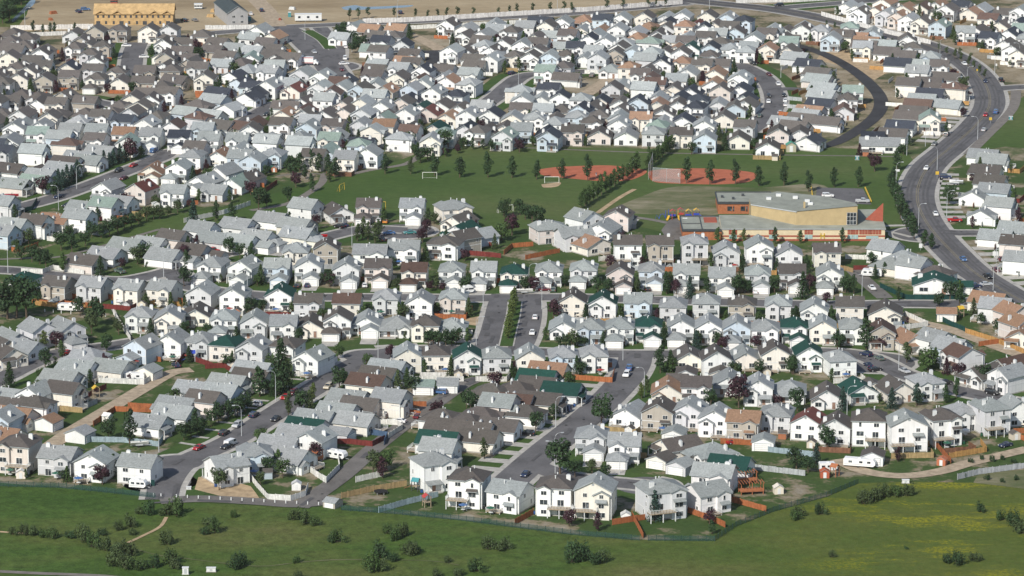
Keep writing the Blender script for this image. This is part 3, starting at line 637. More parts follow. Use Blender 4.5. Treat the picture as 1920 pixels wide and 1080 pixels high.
# ------------------------------------------------------------------ the houses, row by row
# x,y of the ridge in survey coordinates, roof+wall colour, kind [@yaw] [*width]; f = street front faces us, b = back faces us
ROWS = [
 ('bottom-left meadow row', 'x', -16, 'b', 1.12, "35,813,dp,3H 113,835,ga,2S 180,842,gw,2G 262,850,gw,2S"),
 ('corner lots by the sandy yard', 'x', 20, 'b', 1.1, "425,851,gw,2S@28 477,830,gu,2H@5 545,839,gw,1G@60 590,803,gw,2G@-24"),
 ('row right of left diagonal street', 'y', 246, 'f', 1, "560,796,gw,1G 525,816,gw,1G 575,783,ew,1G 592,768,gw,1G 635,754,ga,1G 668,772,gc,1G 678,744,dp,1G 655,730,gw,1G 733,728,gc,2G 692,699,bc,1G 712,686,dw,1G 727,676,gw,1G"),
 ('row left of left diagonal street', 'y', 66, 'f', 1, "280,776,gw,1G 330,757,gw,1G 340,742,ga,1G 382,730,dp,2G 366,714,gw,1G 412,722,gu,2G 432,700,gw,1G 470,692,dc,1G 476,677,gw,1G"),
 ('row left of the gravel lane', 'y', 246, 'f', 1, "165,651,gp,1H 146,674,gw,1G 210,673,gc,1G 115,693,gw,1G 116,715,dc,2G 72,717,gw,2G@-24 66,741,dw,2H 14,727,gw,1G 18,745,da,1G 28,762,tc,1G 4,765,gu,2G@-20 5,800,tw,1G"),
 ('row above the gravel lane', 'x', -16, 'b', 1, "268,630,gu,2G@-28 325,620,gw,2G 377,621,ga,2H 425,628,ec,2H 476,632,ga,2G 538,630,dw,2H 588,651,gw,2G@-28"),
 ('lower-left cul-de-sac', 'x', 35, 'f', 1, "20,618,ga,1G 72,598,ga,2G 122,597,ga,2GD 42,637,gw,1G@55 13,645,dc,1G 2,631,dt,1G"),
 ('row below the upper cross street', 'x', -5, 'b', 1, "44,508,ew,2H@-20 110,517,dt,2S@-20 177,518,ga,2S@-20 246,523,gc,2S@-20 308,524,gc,2S@-20 380,530,ga,2G@-14 441,534,gw,2G@-10 525,534,ew,2G 580,549,da,2S 652,549,bc,2S 725,541,ga,2H 788,547,gw,2G 851,540,gp,2H 1074,545,dc,2G 1131,548,ew,2G 1197,548,gu,2S 1263,556,ga,2H 1325,549,ga,2H 1392,553,dt,2H 1460,552,ga,2H 1527,561,gw,2G 1594,555,dc,2S 1660,567,dc,1G*1.15"),
 ('row above the upper cross street', 'x', -4, 'f', 1, "400,480,gw,2HD@-14 460,482,gw,2GD@-20 521,483,gu,2SD 580,480,gw,2GD 651,485,ga,2GD 710,484,dp,2SD 778,491,bc,2SD 848,489,gw,2HD 908,489,gw,2SD 965,494,ec,2HD 1030,489,gw,2HD 1095,487,ga,2HD 1163,494,dp,2GD 1222,490,gu,2HD 1288,494,gw,2SD 1354,500,gw,2SD 1421,496,ga,2HD 1486,494,da,2SD 1556,495,gw,2GD"),
 ('row above the lower cross street', 'x', -3, 'f', 1, "265,574,gw,2H@-8 318,576,gc,2G 370,572,dc,1G 422,579,gw,2HD 478,584,ga,2G 533,589,gw,2S 583,593,dc,1G 634,580,dw,2GD 688,586,gw,1GD 745,592,gw,1H 799,590,dc,2H 848,596,gw,1H 1057,595,gw,1G 1108,596,gu,2H 1163,594,gw,2HD 1217,592,ew,2HD 1277,592,gw,2GD 1329,593,gw,2G 1381,594,gu,2GD 1435,598,gw,2H 1490,594,ew,2HD 1542,594,gc,2G 1600,595,gw,2H 1653,603,bt,2G"),
 ('row below the lower cross street', 'x', 2, 'b', 1, "765,646,gc,2G 816,646,dc,2H 876,648,ew,2G 931,649,ga,2H 993,649,gc,2G 1056,648,gu,2H 1113,646,gw,2H 1290,652,dc,1G 1342,651,dw,2G 1396,652,gc,1G 1452,642,dc,2G 1515,643,ew,2G 1573,656,gw,2H@12"),
 ('curve of the lower cross street', 'x', -50, 'f', 1, "1705,620,tc,1G@22 1755,617,gw,2G@40 1785,632,gu,2G@50 1805,647,bw,2S@-60 1845,684,dw,1G 1895,668,bc,1G 1892,684,gw,2G"),
 ('block left of the central street', 'y', 72, 'f', 1, "812,846,gw,3H@25*1.1 825,820,gw,2G 823,807,ew,1G 835,768,dw,1H 848,783,dc,1G 898,800,dc,1G 932,785,dw,1G 940,742,gp,2G*1.1 968,737,bp,1G 970,713,dw,1H 1015,735,dc,1G 1003,708,dw,1G 1055,716,ew,1G 868,772,dc,1H 888,791,dw,1G 926,717,dc,1H 903,762,da,1H 975,756,dw,1H 1010,690,ew,1G 1028,680,tc,1G"),
 ('court right of the central street', 'x', -10, 'f', 1.05, "1110,797,ga,2HD@-6 1172,810,gw,2SD@-6 1272,818,dc,1G@-60 1335,829,gw,1H@-60 1370,853,ew,1G@70 1340,868,gw,2S@-16*1.25"),
 ('bottom-centre meadow row', 'x', -10, 'b', 1.1, "880,876,dw,3H@-14 957,900,gw,2S@-26 1043,890,dw,3H 1117,893,gc,3G 1240,897,ga,3H@20*1.15 1325,902,gw,2S@30"),
 ('front-facing row right of central street', 'x', -4, 'f', 1, "1255,712,tc,1G 1303,704,dw,2S 1366,697,gw,1G 1422,704,gw,2G 1482,713,gw,1H 1550,722,dw,1G 1610,713,ew,1G@12 1680,710,dc,1G@16 1735,698,gw,2H@18"),
 ('bottom-right row with exposed backs', 'x', -6, 'b', 1.04, "1185,757,gw,1G@-22 1238,749,dt,2G@-12 1292,748,ga,2G@-12 1345,761,gw,2G@-12 1395,768,tt,2S@-12 1457,756,ga,2H@-12 1520,771,rw,2G@-16 1565,776,dw,2G@-10 1630,765,dw,3H*1.05 1700,773,gw,3G@4*1.1 1765,764,dw,3H@18 1803,754,gw,2H@18*.9 1857,745,ga,3H@20*.9 1903,744,gw,2G@14*.9"),
 ('row just below the school', 'x', 0, 'b', 1.02, "1177,440,dw,3S 1237,441,dt,3S 1302,438,ga,3H 1361,454,ga,2G 1423,445,gw,3G 1478,458,gw,2G 1550,455,dc,2S"),
 ('corner houses left of the arterial', 'x', 55, 'f', 1, "1670,452,gw,2G 1687,466,gw,1H 1718,481,gw,2G 1670,482,gc,1H 1751,496,dw,1H 1752,514,ew,1G@-5*1.5"),
 ('lower right edge below the arterial', 'x', 60, 'f', 1, "1855,547,tc,1G 1868,557,gw,2G@70 1900,568,tp,2G@30 1912,590,tp,2G@30 1918,612,tc,1G@-20"),
 ('upper cul-de-sac beside the field', 'x', 20, 'f', 1, "573,371,gw,2G@62 632,383,dw,1G@20 692,371,dp,2SD@-4 774,371,gw,2SD@-6 850,374,gc,2H*1.3 862,400,dc,1G@-30 868,417,ew,1G@-30 868,430,dt,2G@-50 897,428,gu,1G@-50 835,441,dw,2H@-14*1.3"),
 ('backs between cul-de-sac and cross street', 'x', -4, 'b', 1, "556,454,gc,2H 613,448,dt,2G 695,457,gw,2S*1.25 758,449,gw,2S*1.2"),
 ('crescent left of the cul-de-sac', 'y', 62, 'f', 1, "160,476,dp,1G@62 200,463,gw,1G 242,445,gw,1G*1.1 288,443,gw,1G 310,465,gw,1GD 318,431,dp,2G 362,456,da,1GD 380,415,gw,2G 400,433,ga,1G 447,408,gw,1G 455,437,gw,1GD 510,397,gw,1G 556,408,gc,1G 480,432,gw,1GD 560,425,gc,1GD"),
 ('cluster beside the field hedge', 'x', 15, 'b', 1.1, "1030,412,gp,2H@20*1.2 1080,426,ga,2S@20*1.2 1106,440,tc,1G@35*1.2 1095,392,gw,2G@40 1130,413,gw,1GD@-20 1160,389,dp,2GD@-14"),
 ('row backing the greenway', 'x', 245, 'f', 1, "4,420,gu,2G 27,408,gw,2G 67,401,dw,2G 107,400,tc,1G 147,391,gw,2G 162,377,ga,1G 194,368,lw,2G 224,366,gw,1G 203,337,gw,2G@-26 265,339,rp,2G@-26 328,345,gw,2S@-10 288,306,tc,1GD@-10 337,300,gw,2GD@-14 420,307,gw,1G@-30 443,329,lw,1G@-20 465,321,dp,1G@-24 405,345,ga,1S@-20 385,325,gw,1GD@-30"),
 ('row above the left street', 'x', 65, 'f', 1, "5,365,ga,2G 36,332,gp,1G 60,329,lw,1G 78,316,gw,1G 115,303,gw,1G 128,292,dw,1G 165,290,gw,1G 190,272,gw,1G 20,305,dw,1G 150,283,gw,1G"),
 ('garage-fronted row upper left', 'x', -8, 'f', 1, "30,225,gw,2GD 78,224,gw,2GD 134,230,gw,2SD 183,231,gw,2SD 234,237,tw,2SD 285,239,gw,2SD 338,243,kw,2SD 394,246,gw,2SD 447,248,gw,2SD 20,252,gw,1G 65,269,gw,1S"),
 ('row behind the field trees, left', 'x', -12, 'b', 1, "362,279,gw,2H 414,279,tw,1G 456,282,gu,2S 505,250,gw,1SD 512,276,gu,2H 470,283,gu,2G 563,246,gc,2HD 620,247,lc,2SD 590,278,dc,2S 650,281,gc,2S 692,273,gw,2G 680,257,kw,1S"),
 ('row facing the field, left half', 'x', -14, 'b', 1, "475,222,bp,1G 530,219,dw,2S 580,225,gu,2G 627,222,dp,2S 677,221,ga,2G 723,222,tc,2S 770,231,dw,1G 818,229,ec,1G 877,230,ka,1G 925,232,dc,1G"),
 ('row facing the field, right half', 'x', -6, 'b', 1, "979,229,gu,2S 1027,238,ku,1G 1075,233,dp,2S 1125,240,dp,1G 1175,242,gw,1G 1226,236,ga,2H 1278,238,dc,2S 1322,245,gu,2G 1385,248,dc,1G 1440,262,dw,1G 1460,236,dp,2G 1500,238,dw,1G 1650,257,gw,1S*1.6 1637,246,kw,1S"),
 ('right edge beyond the arterial', 'y', 250, 'f', 1, "1845,279,gw,1G 1862,287,gw,1G 1850,308,dc,1G 1858,327,dw,1G 1866,343,gu,1G 1876,369,gw,2G 1842,391,gw,1S*.75 1826,356,gw,1S*.75 1905,415,gw,1G 1868,430,gw,1G 1905,440,dp,2G 1912,470,gw,2G"),
]
FARROWS = [
 (-14, "535,203,tc,1G 570,197,bc,1G 612,203,dw,1G 650,198,dp,1G 682,199,ga,2G 722,208,dw,1G 763,199,gw,2G 805,198,rp,1G 843,209,tc,1G 877,202,gw,2G 922,202,kw,2G 610,173,gw,2S 648,184,dp,1G 680,180,gc,2G 718,186,gw,2G 756,180,dp,2G 793,192,ew,1G 829,186,dw,1G 865,193,dw,1G 905,187,gw,2S"),
 (-18, "602,151,ga,2G 642,152,gw,2G 676,154,du,2G 725,157,tt,2G 772,154,gu,2G 815,160,gw,2G 856,167,kw,2H 880,145,gw,2H 842,140,tw,2G 645,140,kc,1G 702,130,dw,2S 748,133,dc,2G 788,140,bc,1G 505,122,gw,2S 568,125,ga,2G 605,130,gw,2G 505,147,gw,2G 543,145,gw,1S 476,164,ka,1G 472,150,ku,1S 552,156,rc,1G 573,180,dw,1G 705,120,dc,1S 710,110,gw,1S 834,120,dw,1S 882,126,gw,1S 893,112,dc,1S"),
 (-8, "962,209,gc,2G 1003,209,gw,2H 1042,213,dw,1G 1083,206,gu,2H 1125,205,dt,2H 1162,208,ga,2G 1203,209,tc,2S 1244,219,gw,1G 1282,214,kw,1G 1321,221,gw,2G 1358,209,dc,1G 937,231,dc,1G 980,192,dc,2S 1016,193,gw,2S 1055,195,dc,1H 980,174,gw,2G 1017,175,gw,1G 1052,170,kw,2G 1090,173,gw,2H 1128,179,kc,1G 1163,182,dw,1G 1198,179,ku,2G 1236,185,tc,1G 1274,185,dw,1G 1310,176,kw,2H 1347,185,ga,1G 1385,187,du,1G 1245,200,dw,1G"),
 (-12, "1030,154,kw,1S 1222,138,bw,2G 1233,144,bp,2S 1262,155,dc,1G 1297,161,kw,1G 1353,156,dp,2G 1390,157,kw,1G 1234,173,gw,1G 1276,173,kw,1G 934,96,gw,2H 962,95,dc,2H 995,94,dw,2G 1032,94,gu,2G 1061,93,dw,2H 1098,101,gw,1G 1120,95,ga,2G 1156,89,dt,2G 1189,86,gu,2G 1220,87,gu,2H 1250,88,dw,1G 1270,83,tc,1G 1298,79,ew,2G 1332,79,ku,2G 1371,80,gw,2H 1400,83,gw,2H"),
 (-12, "1148,120,gw,1H 1180,114,tc,2H 1217,121,dw,1G 1243,107,kw,2G 1280,105,tc,2H 1318,109,dc,2S 1350,110,dw,1S 1342,126,tc,1G 1290,124,gw,1G 1387,134,gw,2G 1270,137,gw,1S 1340,146,tw,1G 946,70,dw,2G 980,72,gw,2G 1010,70,dc,2S 1050,77,gc,1S 1075,74,ew,1G 1103,63,kw,2G 1138,66,gw,2G 1170,70,gc,2H 1198,60,tc,2H 1230,66,dc,1G 1262,66,gc,1S 1290,61,gw,1G 1325,58,dw,2S 1348,52,gw,2S 1380,49,du,2G"),
 (-14, "987,38,gw,2S 1026,37,dc,2G 1056,30,gw,2G 1095,27,tw,1H 1134,25,ku,2S 1164,23,gw,2G 1210,20,dc,2G 1253,24,ga,1G 1278,18,gw,2G 1328,19,dc,2G 1365,22,gu,2G 1395,28,ku,2H 1066,53,tw,1G 1093,47,gc,1G 1128,48,tw,1G 1160,43,gw,2G 1219,41,tc,1H 1250,42,da,1G 1284,37,tc,2H 1310,38,rw,1G 1340,38,dc,1G 1030,57,gu,1S 1006,60,dc,1G 1192,50,gw,1G"),
 (62, "1518,110,kw,1G 1535,126,dw,1G 1536,138,gp,1G 1545,154,gw,1G 1543,167,gw,1G 1540,184,ka,1G 1520,198,tg,1G 1513,204,gw,1G 1505,211,dw,1G 1472,218,gw,1G 1490,226,dc,1G 1520,253,kw,1S 1493,97,ga,1G"),
 (-14, "1405,78,gw,2S 1440,80,tc,2G 1480,84,dc,1G 1390,134,gw,1G 1398,174,kw,1G 1392,187,dw,1G 1450,45,gw,2G 1480,50,dw,1G 1505,42,dw,2G 1535,45,gw,2H 1560,60,gu,2G 1470,62,dw,1G 1415,60,gw,2G 1440,52,dc,2S"),
 (72, "1625,75,dc,1G 1655,74,gw,1G 1625,68,tc,1G 1580,55,dc,2G 1605,60,tc,1G 1665,87,dw,1G 1695,94,dw,1G 1685,108,kw,1G 1722,121,gw,2G 1731,111,gw,1G 1705,145,dc,2G 1742,144,du,1G 1747,154,dw,1G 1730,175,gw,1G 1723,185,bw,1G 1714,198,dw,1G 1705,207,dc,1G 1690,225,kw,1G 1676,240,dw,1G 1745,165,kw,1G"),
 (-24, "1610,6,gw,2G 1615,12,dw,2G 1645,10,tc,2G 1665,15,ga,2G 1686,19,tp,2G 1706,25,gw,2G 1730,29,dc,2G 1763,36,lu,2G 1778,6,dw,2G 1805,1,kc,2S 1840,6,gu,1G 1856,24,bc,2S 1880,37,dc,1G 1890,16,dw,1S 1910,34,kw,1G 1835,47,dw,1G 1857,59,kw,2S 1895,52,kw,1G 1888,72,dw,2G 1902,81,dw,2G 1914,90,dc,2G 1700,5,tc,1G 1728,4,bc,1G 1760,0,tw,1G 1910,8,gw,2G 1820,12,tc,1G 1590,2,gw,1G 1660,-6,tc,1G"),
 (-6, "25,52,dw,1H 20,66,dw,1H 20,80,dw,1S 18,95,dw,2G 50,60,dc,1H 45,75,dw,1H 140,54,dw,1G 180,46,dt,2G 224,45,dt,2H 280,45,dw,2GD 318,44,dw,2GD 380,55,dc,1H 155,66,dw,1G 168,76,dw,1G 170,90,dw,2H 347,70,dw,1S 343,86,dw,1S 352,100,dc,1S 372,115,dw,2S 322,120,dt,2H 273,122,dw,1S 221,123,dc,2H 176,119,dw,2S 129,115,kw,1G 81,112,dc,2S 33,115,da,2H 3,128,dw,1G 37,134,da,2GD 84,137,dw,2G 132,131,dt,2SD 182,135,dc,2HD 226,142,dc,1G 270,142,dw,1S 306,151,dc,2H 274,164,dc,1S 250,172,dw,1G 42,167,dw,1H 18,178,dw,1S 72,171,dw,1H 225,188,dw,1H 212,201,da,1H 160,202,dt,1H 110,204,dc,1H 5,202,dw,1H 40,200,dw,1H"),
 (60, "455,146,ku,1S 412,163,ka,1G 403,176,gu,1G 372,186,dw,1H 350,199,gu,2G 372,208,ba,2H 415,224,dw,1G 463,226,bc,1G 432,192,gw,1S 470,170,kw,1S 395,205,gw,1G 330,140,dw,1G 440,132,kw,1S"),
 (-20, "488,45,gw,1G 514,58,tc,1G 500,70,dw,1S 512,82,dw,1S 515,92,dw,1S 514,109,dw,1G 547,98,dw,1S 470,60,gw,1S 475,85,gc,1S 667,40,gw,1G 695,45,tc,1S 705,57,dw,1S 717,66,kw,2S 713,84,dw,2S 771,91,dw,1S 848,83,gw,2G 875,84,dw,1G 908,74,gw,2H 890,101,dw,1S 925,97,gw,2G 846,34,dw,2G 872,43,gw,1G 873,57,dw,1G 908,54,gw,1G 905,66,dw,1S 925,84,dw,2G 410,70,dc,1S 440,80,gw,1S 425,95,dw,1S 450,108,dw,1H 400,84,dw,1S 465,120,gc,1H 420,110,gw,1S 745,44,tc,1S 640,60,gw,1S 760,105,tw,1S"),
]
GARAGES = [  # x,y,roof,wall,var,yaw,label
 (150, 800, 'g', 'w', 1, 66, "grey-roofed white garage behind blue-grey corner fence at gravel lane's foot"),
 (90, 778, 't', 'w', 1, 66, "small white garage with rusty tan roof left of the gravel lane"),
 (278, 684, 'g', 'c', 1, 66, "grey-roofed cream garage at the upper end of the gravel lane"),
 (244, 660, 'g', 'u', 0, -28, "pale blue gabled garage in front of the pale blue house"),
 (840, 708, 'g', 'w', 1, -4, "white garage with brown door beside the head of the paved alley"),
 (795, 711, 'l', 'w', 1, -4, "low pale-roofed white garage behind long white fence"),
 (1265, 800, 'g', 'w', 0, -14, "grey-gabled white garage behind the court's dark-roofed house"),
 (1432, 815, 'g', 'w', 0, -8, "white double garage facing us below pale grey hipped house"),
 (1240, 849, 'd', 'c', 0, -30, "dark-roofed double garage facing the court"),
 (1277, 860, 'g', 'a', 0, -30, "grey-roofed garage beside the dark-roofed court garage"),
 (1637, 842, 'd', 'w', 0, -10, "white gabled garage beside the long white trailer"),
 (1287, 689, 'd', 'w', 0, -8, "broad dark-roofed garage behind the tan-roofed house"),
 (1350, 689, 'd', 'c', 0, -8, "small dark-roofed garage left of the grey bungalow roof"),
 (1635, 712, 'd', 'c', 0, 10, "small beige garage between green-roofed and dark-roofed houses"),
 (1806, 526, 'e', 'w', 1, -5, "green-roofed garage joined to the wide green-roofed house"),
 (1775, 576, 't', 'c', 1, -5, "tan-roofed cream garage beside the yellow slide"),
 (640, 800, 'g', 'a', 0, 66, "small grey garage beside the blue and red fences"),
 (624, 922, 'g', 't', 1, -30, "little beige shed-garage at the foot of the paved alley"),
 (70, 310, 'd', 'w', 1, 65, "small dark-roofed garage at far left above the left street"),
 (1270, 700, 'd', 'w', 1, -8, "low dark garage roof below the cross street"),
]
SPECS = []          # every house: x, y, yaw, parts, colours, row, order
def parse(tok, yaw0, ws0):
    t = tok; ws = ws0; yaw = yaw0
    if '*' in t: t, q = t.split('*'); ws = float(q) * ws0
    if '@' in t: t, q = t.split('@'); yaw = float(q)
    x, y, c, k = t.split(','); return float(x), float(y), c[0], {'g': 'a'}.get(c[1], c[1]), k, yaw, ws
cnt = 0
for name, order, yaw0, face, ws0, data in ROWS:
    L = [parse(t, yaw0, ws0) for t in data.split()]
    L.sort(key=(lambda q: q[0]) if order == 'x' else (lambda q: -q[1]))
    for i, (x, y, rc, wc, k, yaw, ws) in enumerate(L):
        cnt += 1; var = (cnt * 7 + int(x)) % 6
        ty = yaw + (180 if face == 'b' else 0)
        parts, rz, W, D = kind(k, var); p = G(x, y, rz)
        SPECS.append(dict(x=p.x, y=p.y, yaw=rad(ty), k=k, var=var, parts=parts, rc=rc, wc=wc, ws=ws, row=name, i=i, order=order, face=face, W=W * ws, D=D, n=len(L), cy=rad(yaw)))
for yaw, data in FARROWS:
    for t in data.split():
        x, y, rc, wc, k, yw, ws = parse(t, yaw, 1)
        if x < 430 and y < 215 and wc in 'wa': wc = 'ctca'[cnt % 4]
        cnt += 1; var = (cnt * 5 + int(x)) % 6; parts, rz, W, D = kind(k, var); p = G(x, y, rz)
        SPECS.append(dict(x=p.x, y=p.y, yaw=rad(yw + (180 if cnt % 2 else 0)), k=k, var=var, parts=parts, rc=rc, wc=wc, ws=ws, row=None, W=W, D=D, cy=rad(yw), face='f'))
# infill: the far lots too small to survey one by one
def pre_clear(x, y, e): return all((x - a) ** 2 + (y - b) ** 2 > (h + e) ** 2 for a, b, h, t in ROADPTS)
RF = random.Random(21); XY = [(q['x'], q['y']) for q in SPECS]
for gy in range(30, 282, 5):
    for gx in range(-10, 1940, 17):
        x, y = gx + RF.uniform(-6, 6), gy + RF.uniform(-2, 2)
        if x < 480 and y < 58 or y < 60 - (x - 480) * .055 and x < 1500: continue
        if x >= 1380 and y < 40: continue
        if x > 840 and y > 246 or x > 690 and y > 254: continue
        if 1515 < x < 1675 and 88 < y < 158 or x > 1800 and y > 96 or x > 1700 and y > 235: continue
        if 985 < x < 1140 and 136 < y < 172 or 560 < x < 690 and 50 < y < 128 or 1420 < x < 1475 and y > 225 : continue
        k = RF.choice(['2G', '2S', '1G', '2H', '1G']) ; rz = 7.5 if k[0] == '2' else 6; p = G(x, y, rz)
        if min((p.x - a) ** 2 + (p.y - b) ** 2 for a, b in XY) < 12.2 ** 2 or not pre_clear(p.x, p.y, 8.5): continue
        XY.append((p.x, p.y)); cnt += 1; var = cnt % 6; parts, rz, W, D = kind(k, var)
        dark = x < 420 and y < 215
        rc = RF.choice('dddddd' if dark else 'ggggdddlbk'); wc = RF.choice('cctwwa' if dark else 'wwwwwaacu')
        yw = RF.choice([-6, -10, 66]) if 1450 < x < 1800 else RF.choice([-6, -12, -16, 74])
        SPECS.append(dict(x=p.x, y=p.y, yaw=rad(yw), k=k, var=var, parts=parts, rc=rc, wc=wc, ws=.95, row=None, W=W, D=D, cy=rad(yw), face='f'))
# keep neighbours from running into one another
for it in range(8):
    for i, a in enumerate(SPECS):
        for b in SPECS[i + 1:]:
            dx, dy = b['x'] - a['x'], b['y'] - a['y']; d = math.hypot(dx, dy)
            if d < 9.2 and d > .01:
                # separate mostly along the line of sight, so rows stay in place
                k = (9.2 - d) / 2 * .5; ux, uy = dx / d * .4, (dy / d if abs(dy) > .5 else .5)
                a['x'] -= ux * k; a['y'] -= uy * k; b['x'] += ux * k; b['y'] += uy * k
near = sorted(SPECS, key=lambda q: q['y'])
print("HOUSES", len(SPECS), "named rows", sum(1 for q in SPECS if q['row']))
LIM = [q for q in near if q['row']][:300]
ids = {id(q) for q in LIM}
far = FarMesh()
HOUSES = []
for q in SPECS:
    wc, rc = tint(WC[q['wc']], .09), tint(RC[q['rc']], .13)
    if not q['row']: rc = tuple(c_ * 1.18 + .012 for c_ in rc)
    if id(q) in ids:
        look = f"{WN[q['wc']]} house, {RN[q['rc']]} roof"
        place = f"{nth(q['i'])} from {'left' if q['order'] == 'x' else 'bottom'} in {q['row']}"
        q['ref'] = f"{nth(q['i'])} house of {q['row']}"
        HOUSES.append(q)
        lab = f"{look}, {place}"
        q['o'] = build_house({'1': 'bungalow', '2': 'two_storey_house', '3': 'walkout_house'}[q['k'][0]], q['parts'], (q['x'], q['y'], .05), q['yaw'], wc, rc, q['ws'], lab, 'house', 'houses of the ' + q['row'])
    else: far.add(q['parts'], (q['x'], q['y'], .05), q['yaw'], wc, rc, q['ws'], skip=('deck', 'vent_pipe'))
fo = far.build('distant_houses'); tag(fo, "packed pale houses with grey, brown and black roofs beyond the playing field", 'houses')
for x, y, rc, wc, var, yaw, lab in GARAGES:
    parts, rz, W, D = garage_kind(var); p = G(x, y, rz)
    sc_ = .62 if 'shed-garage' in lab else 1
    go_ = build_house('garage', parts, (p.x, p.y, .05), rad(yaw), tint(WC[wc]), tint(RC[rc], .1), 1, lab, 'garage', 'detached garages')
    go_.scale = (sc_,) * 3
def house_clear(x, y, r):
    for q in SPECS:
        dx, dy = x - q['x'], y - q['y']
        if abs(dx) + abs(dy) > 30: continue
        c, s_ = math.cos(q['yaw']), math.sin(q['yaw'])
        lx, ly = c * dx + s_ * dy, -s_ * dx + c * dy
        y0 = -q['D'] / 2 - (6.8 if 'D' in q['k'] else 1.2)
        if abs(lx) < q['W'] / 2 + r and y0 - r < ly < q['D'] / 2 + r + 1: return False
    return True
# driveways, one concrete sheet
dr = MB()
for q in SPECS:
    if 'D' in q['k'] and q['row']:
        flip = 1 if q['var'] % 2 else -1; gx = flip * (q['W'] / q['ws'] / 2 - 2.85) * q['ws']; c, s_ = math.cos(q['yaw']), math.sin(q['yaw'])
        for a in (1,):
            P = [(gx - 2.7, -q['D'] / 2 - 5), (gx + 2.7, -q['D'] / 2 - 5), (gx + 2.7, -q['D'] / 2 - 12.5), (gx - 2.7, -q['D'] / 2 - 12.5)]
            dr.poly([(q['x'] + c * x - s_ * y, q['y'] + s_ * x + c * y, .105) for x, y in P][::-1], 'concrete')
# driveways along the diagonal streets and the arterial
def rank(s, n0, n1, t0, t1, wd=2.7):
    P = smooth(P2(s)); 
    L = [0]
    for i in range(1, len(P)): L.append(L[-1] + (P[i] - P[i - 1]).length)
    tot = L[-1]; k = int(tot / 8.6)
    for j in range(k):
        d = tot * (j + .5) / k; i = max(q for q in range(len(L)) if L[q] <= d); i = min(i, len(P) - 2)
        t = (P[i + 1] - P[i]).normalized(); p = P[i] + t * (d - L[i]); n_ = Vector((t.y, -t.x, 0))
        a, b = p + n_ * t0, p + n_ * t1
        dr.poly([(*(a - t * wd).xy, .10), (*(b - t * wd).xy, .10), (*(b + t * wd).xy, .10), (*(a + t * wd).xy, .10)], 'concrete')
rank("968,893 1022,846 1080,800 1135,752 1165,720", 0, 0, -6.9, -15.5, 2.2)
rank("390,848 435,826 521,772 640,697", 0, 0, -7.5, -13, .8)
rank("1722,322 1721,350 1722,385 1733,412", 0, 0, -8.5, -16, 2.2)
rank("1775,462 1832,515 1915,564", 0, 0, -8.5, -16)
rank("1842,165 1856,195 1835,230 1785,272", 0, 0, 8.6, 16)
rank("900,648 700,660", 0, 0, 5, 8)
struct('driveway', dr.mesh('driveway'))
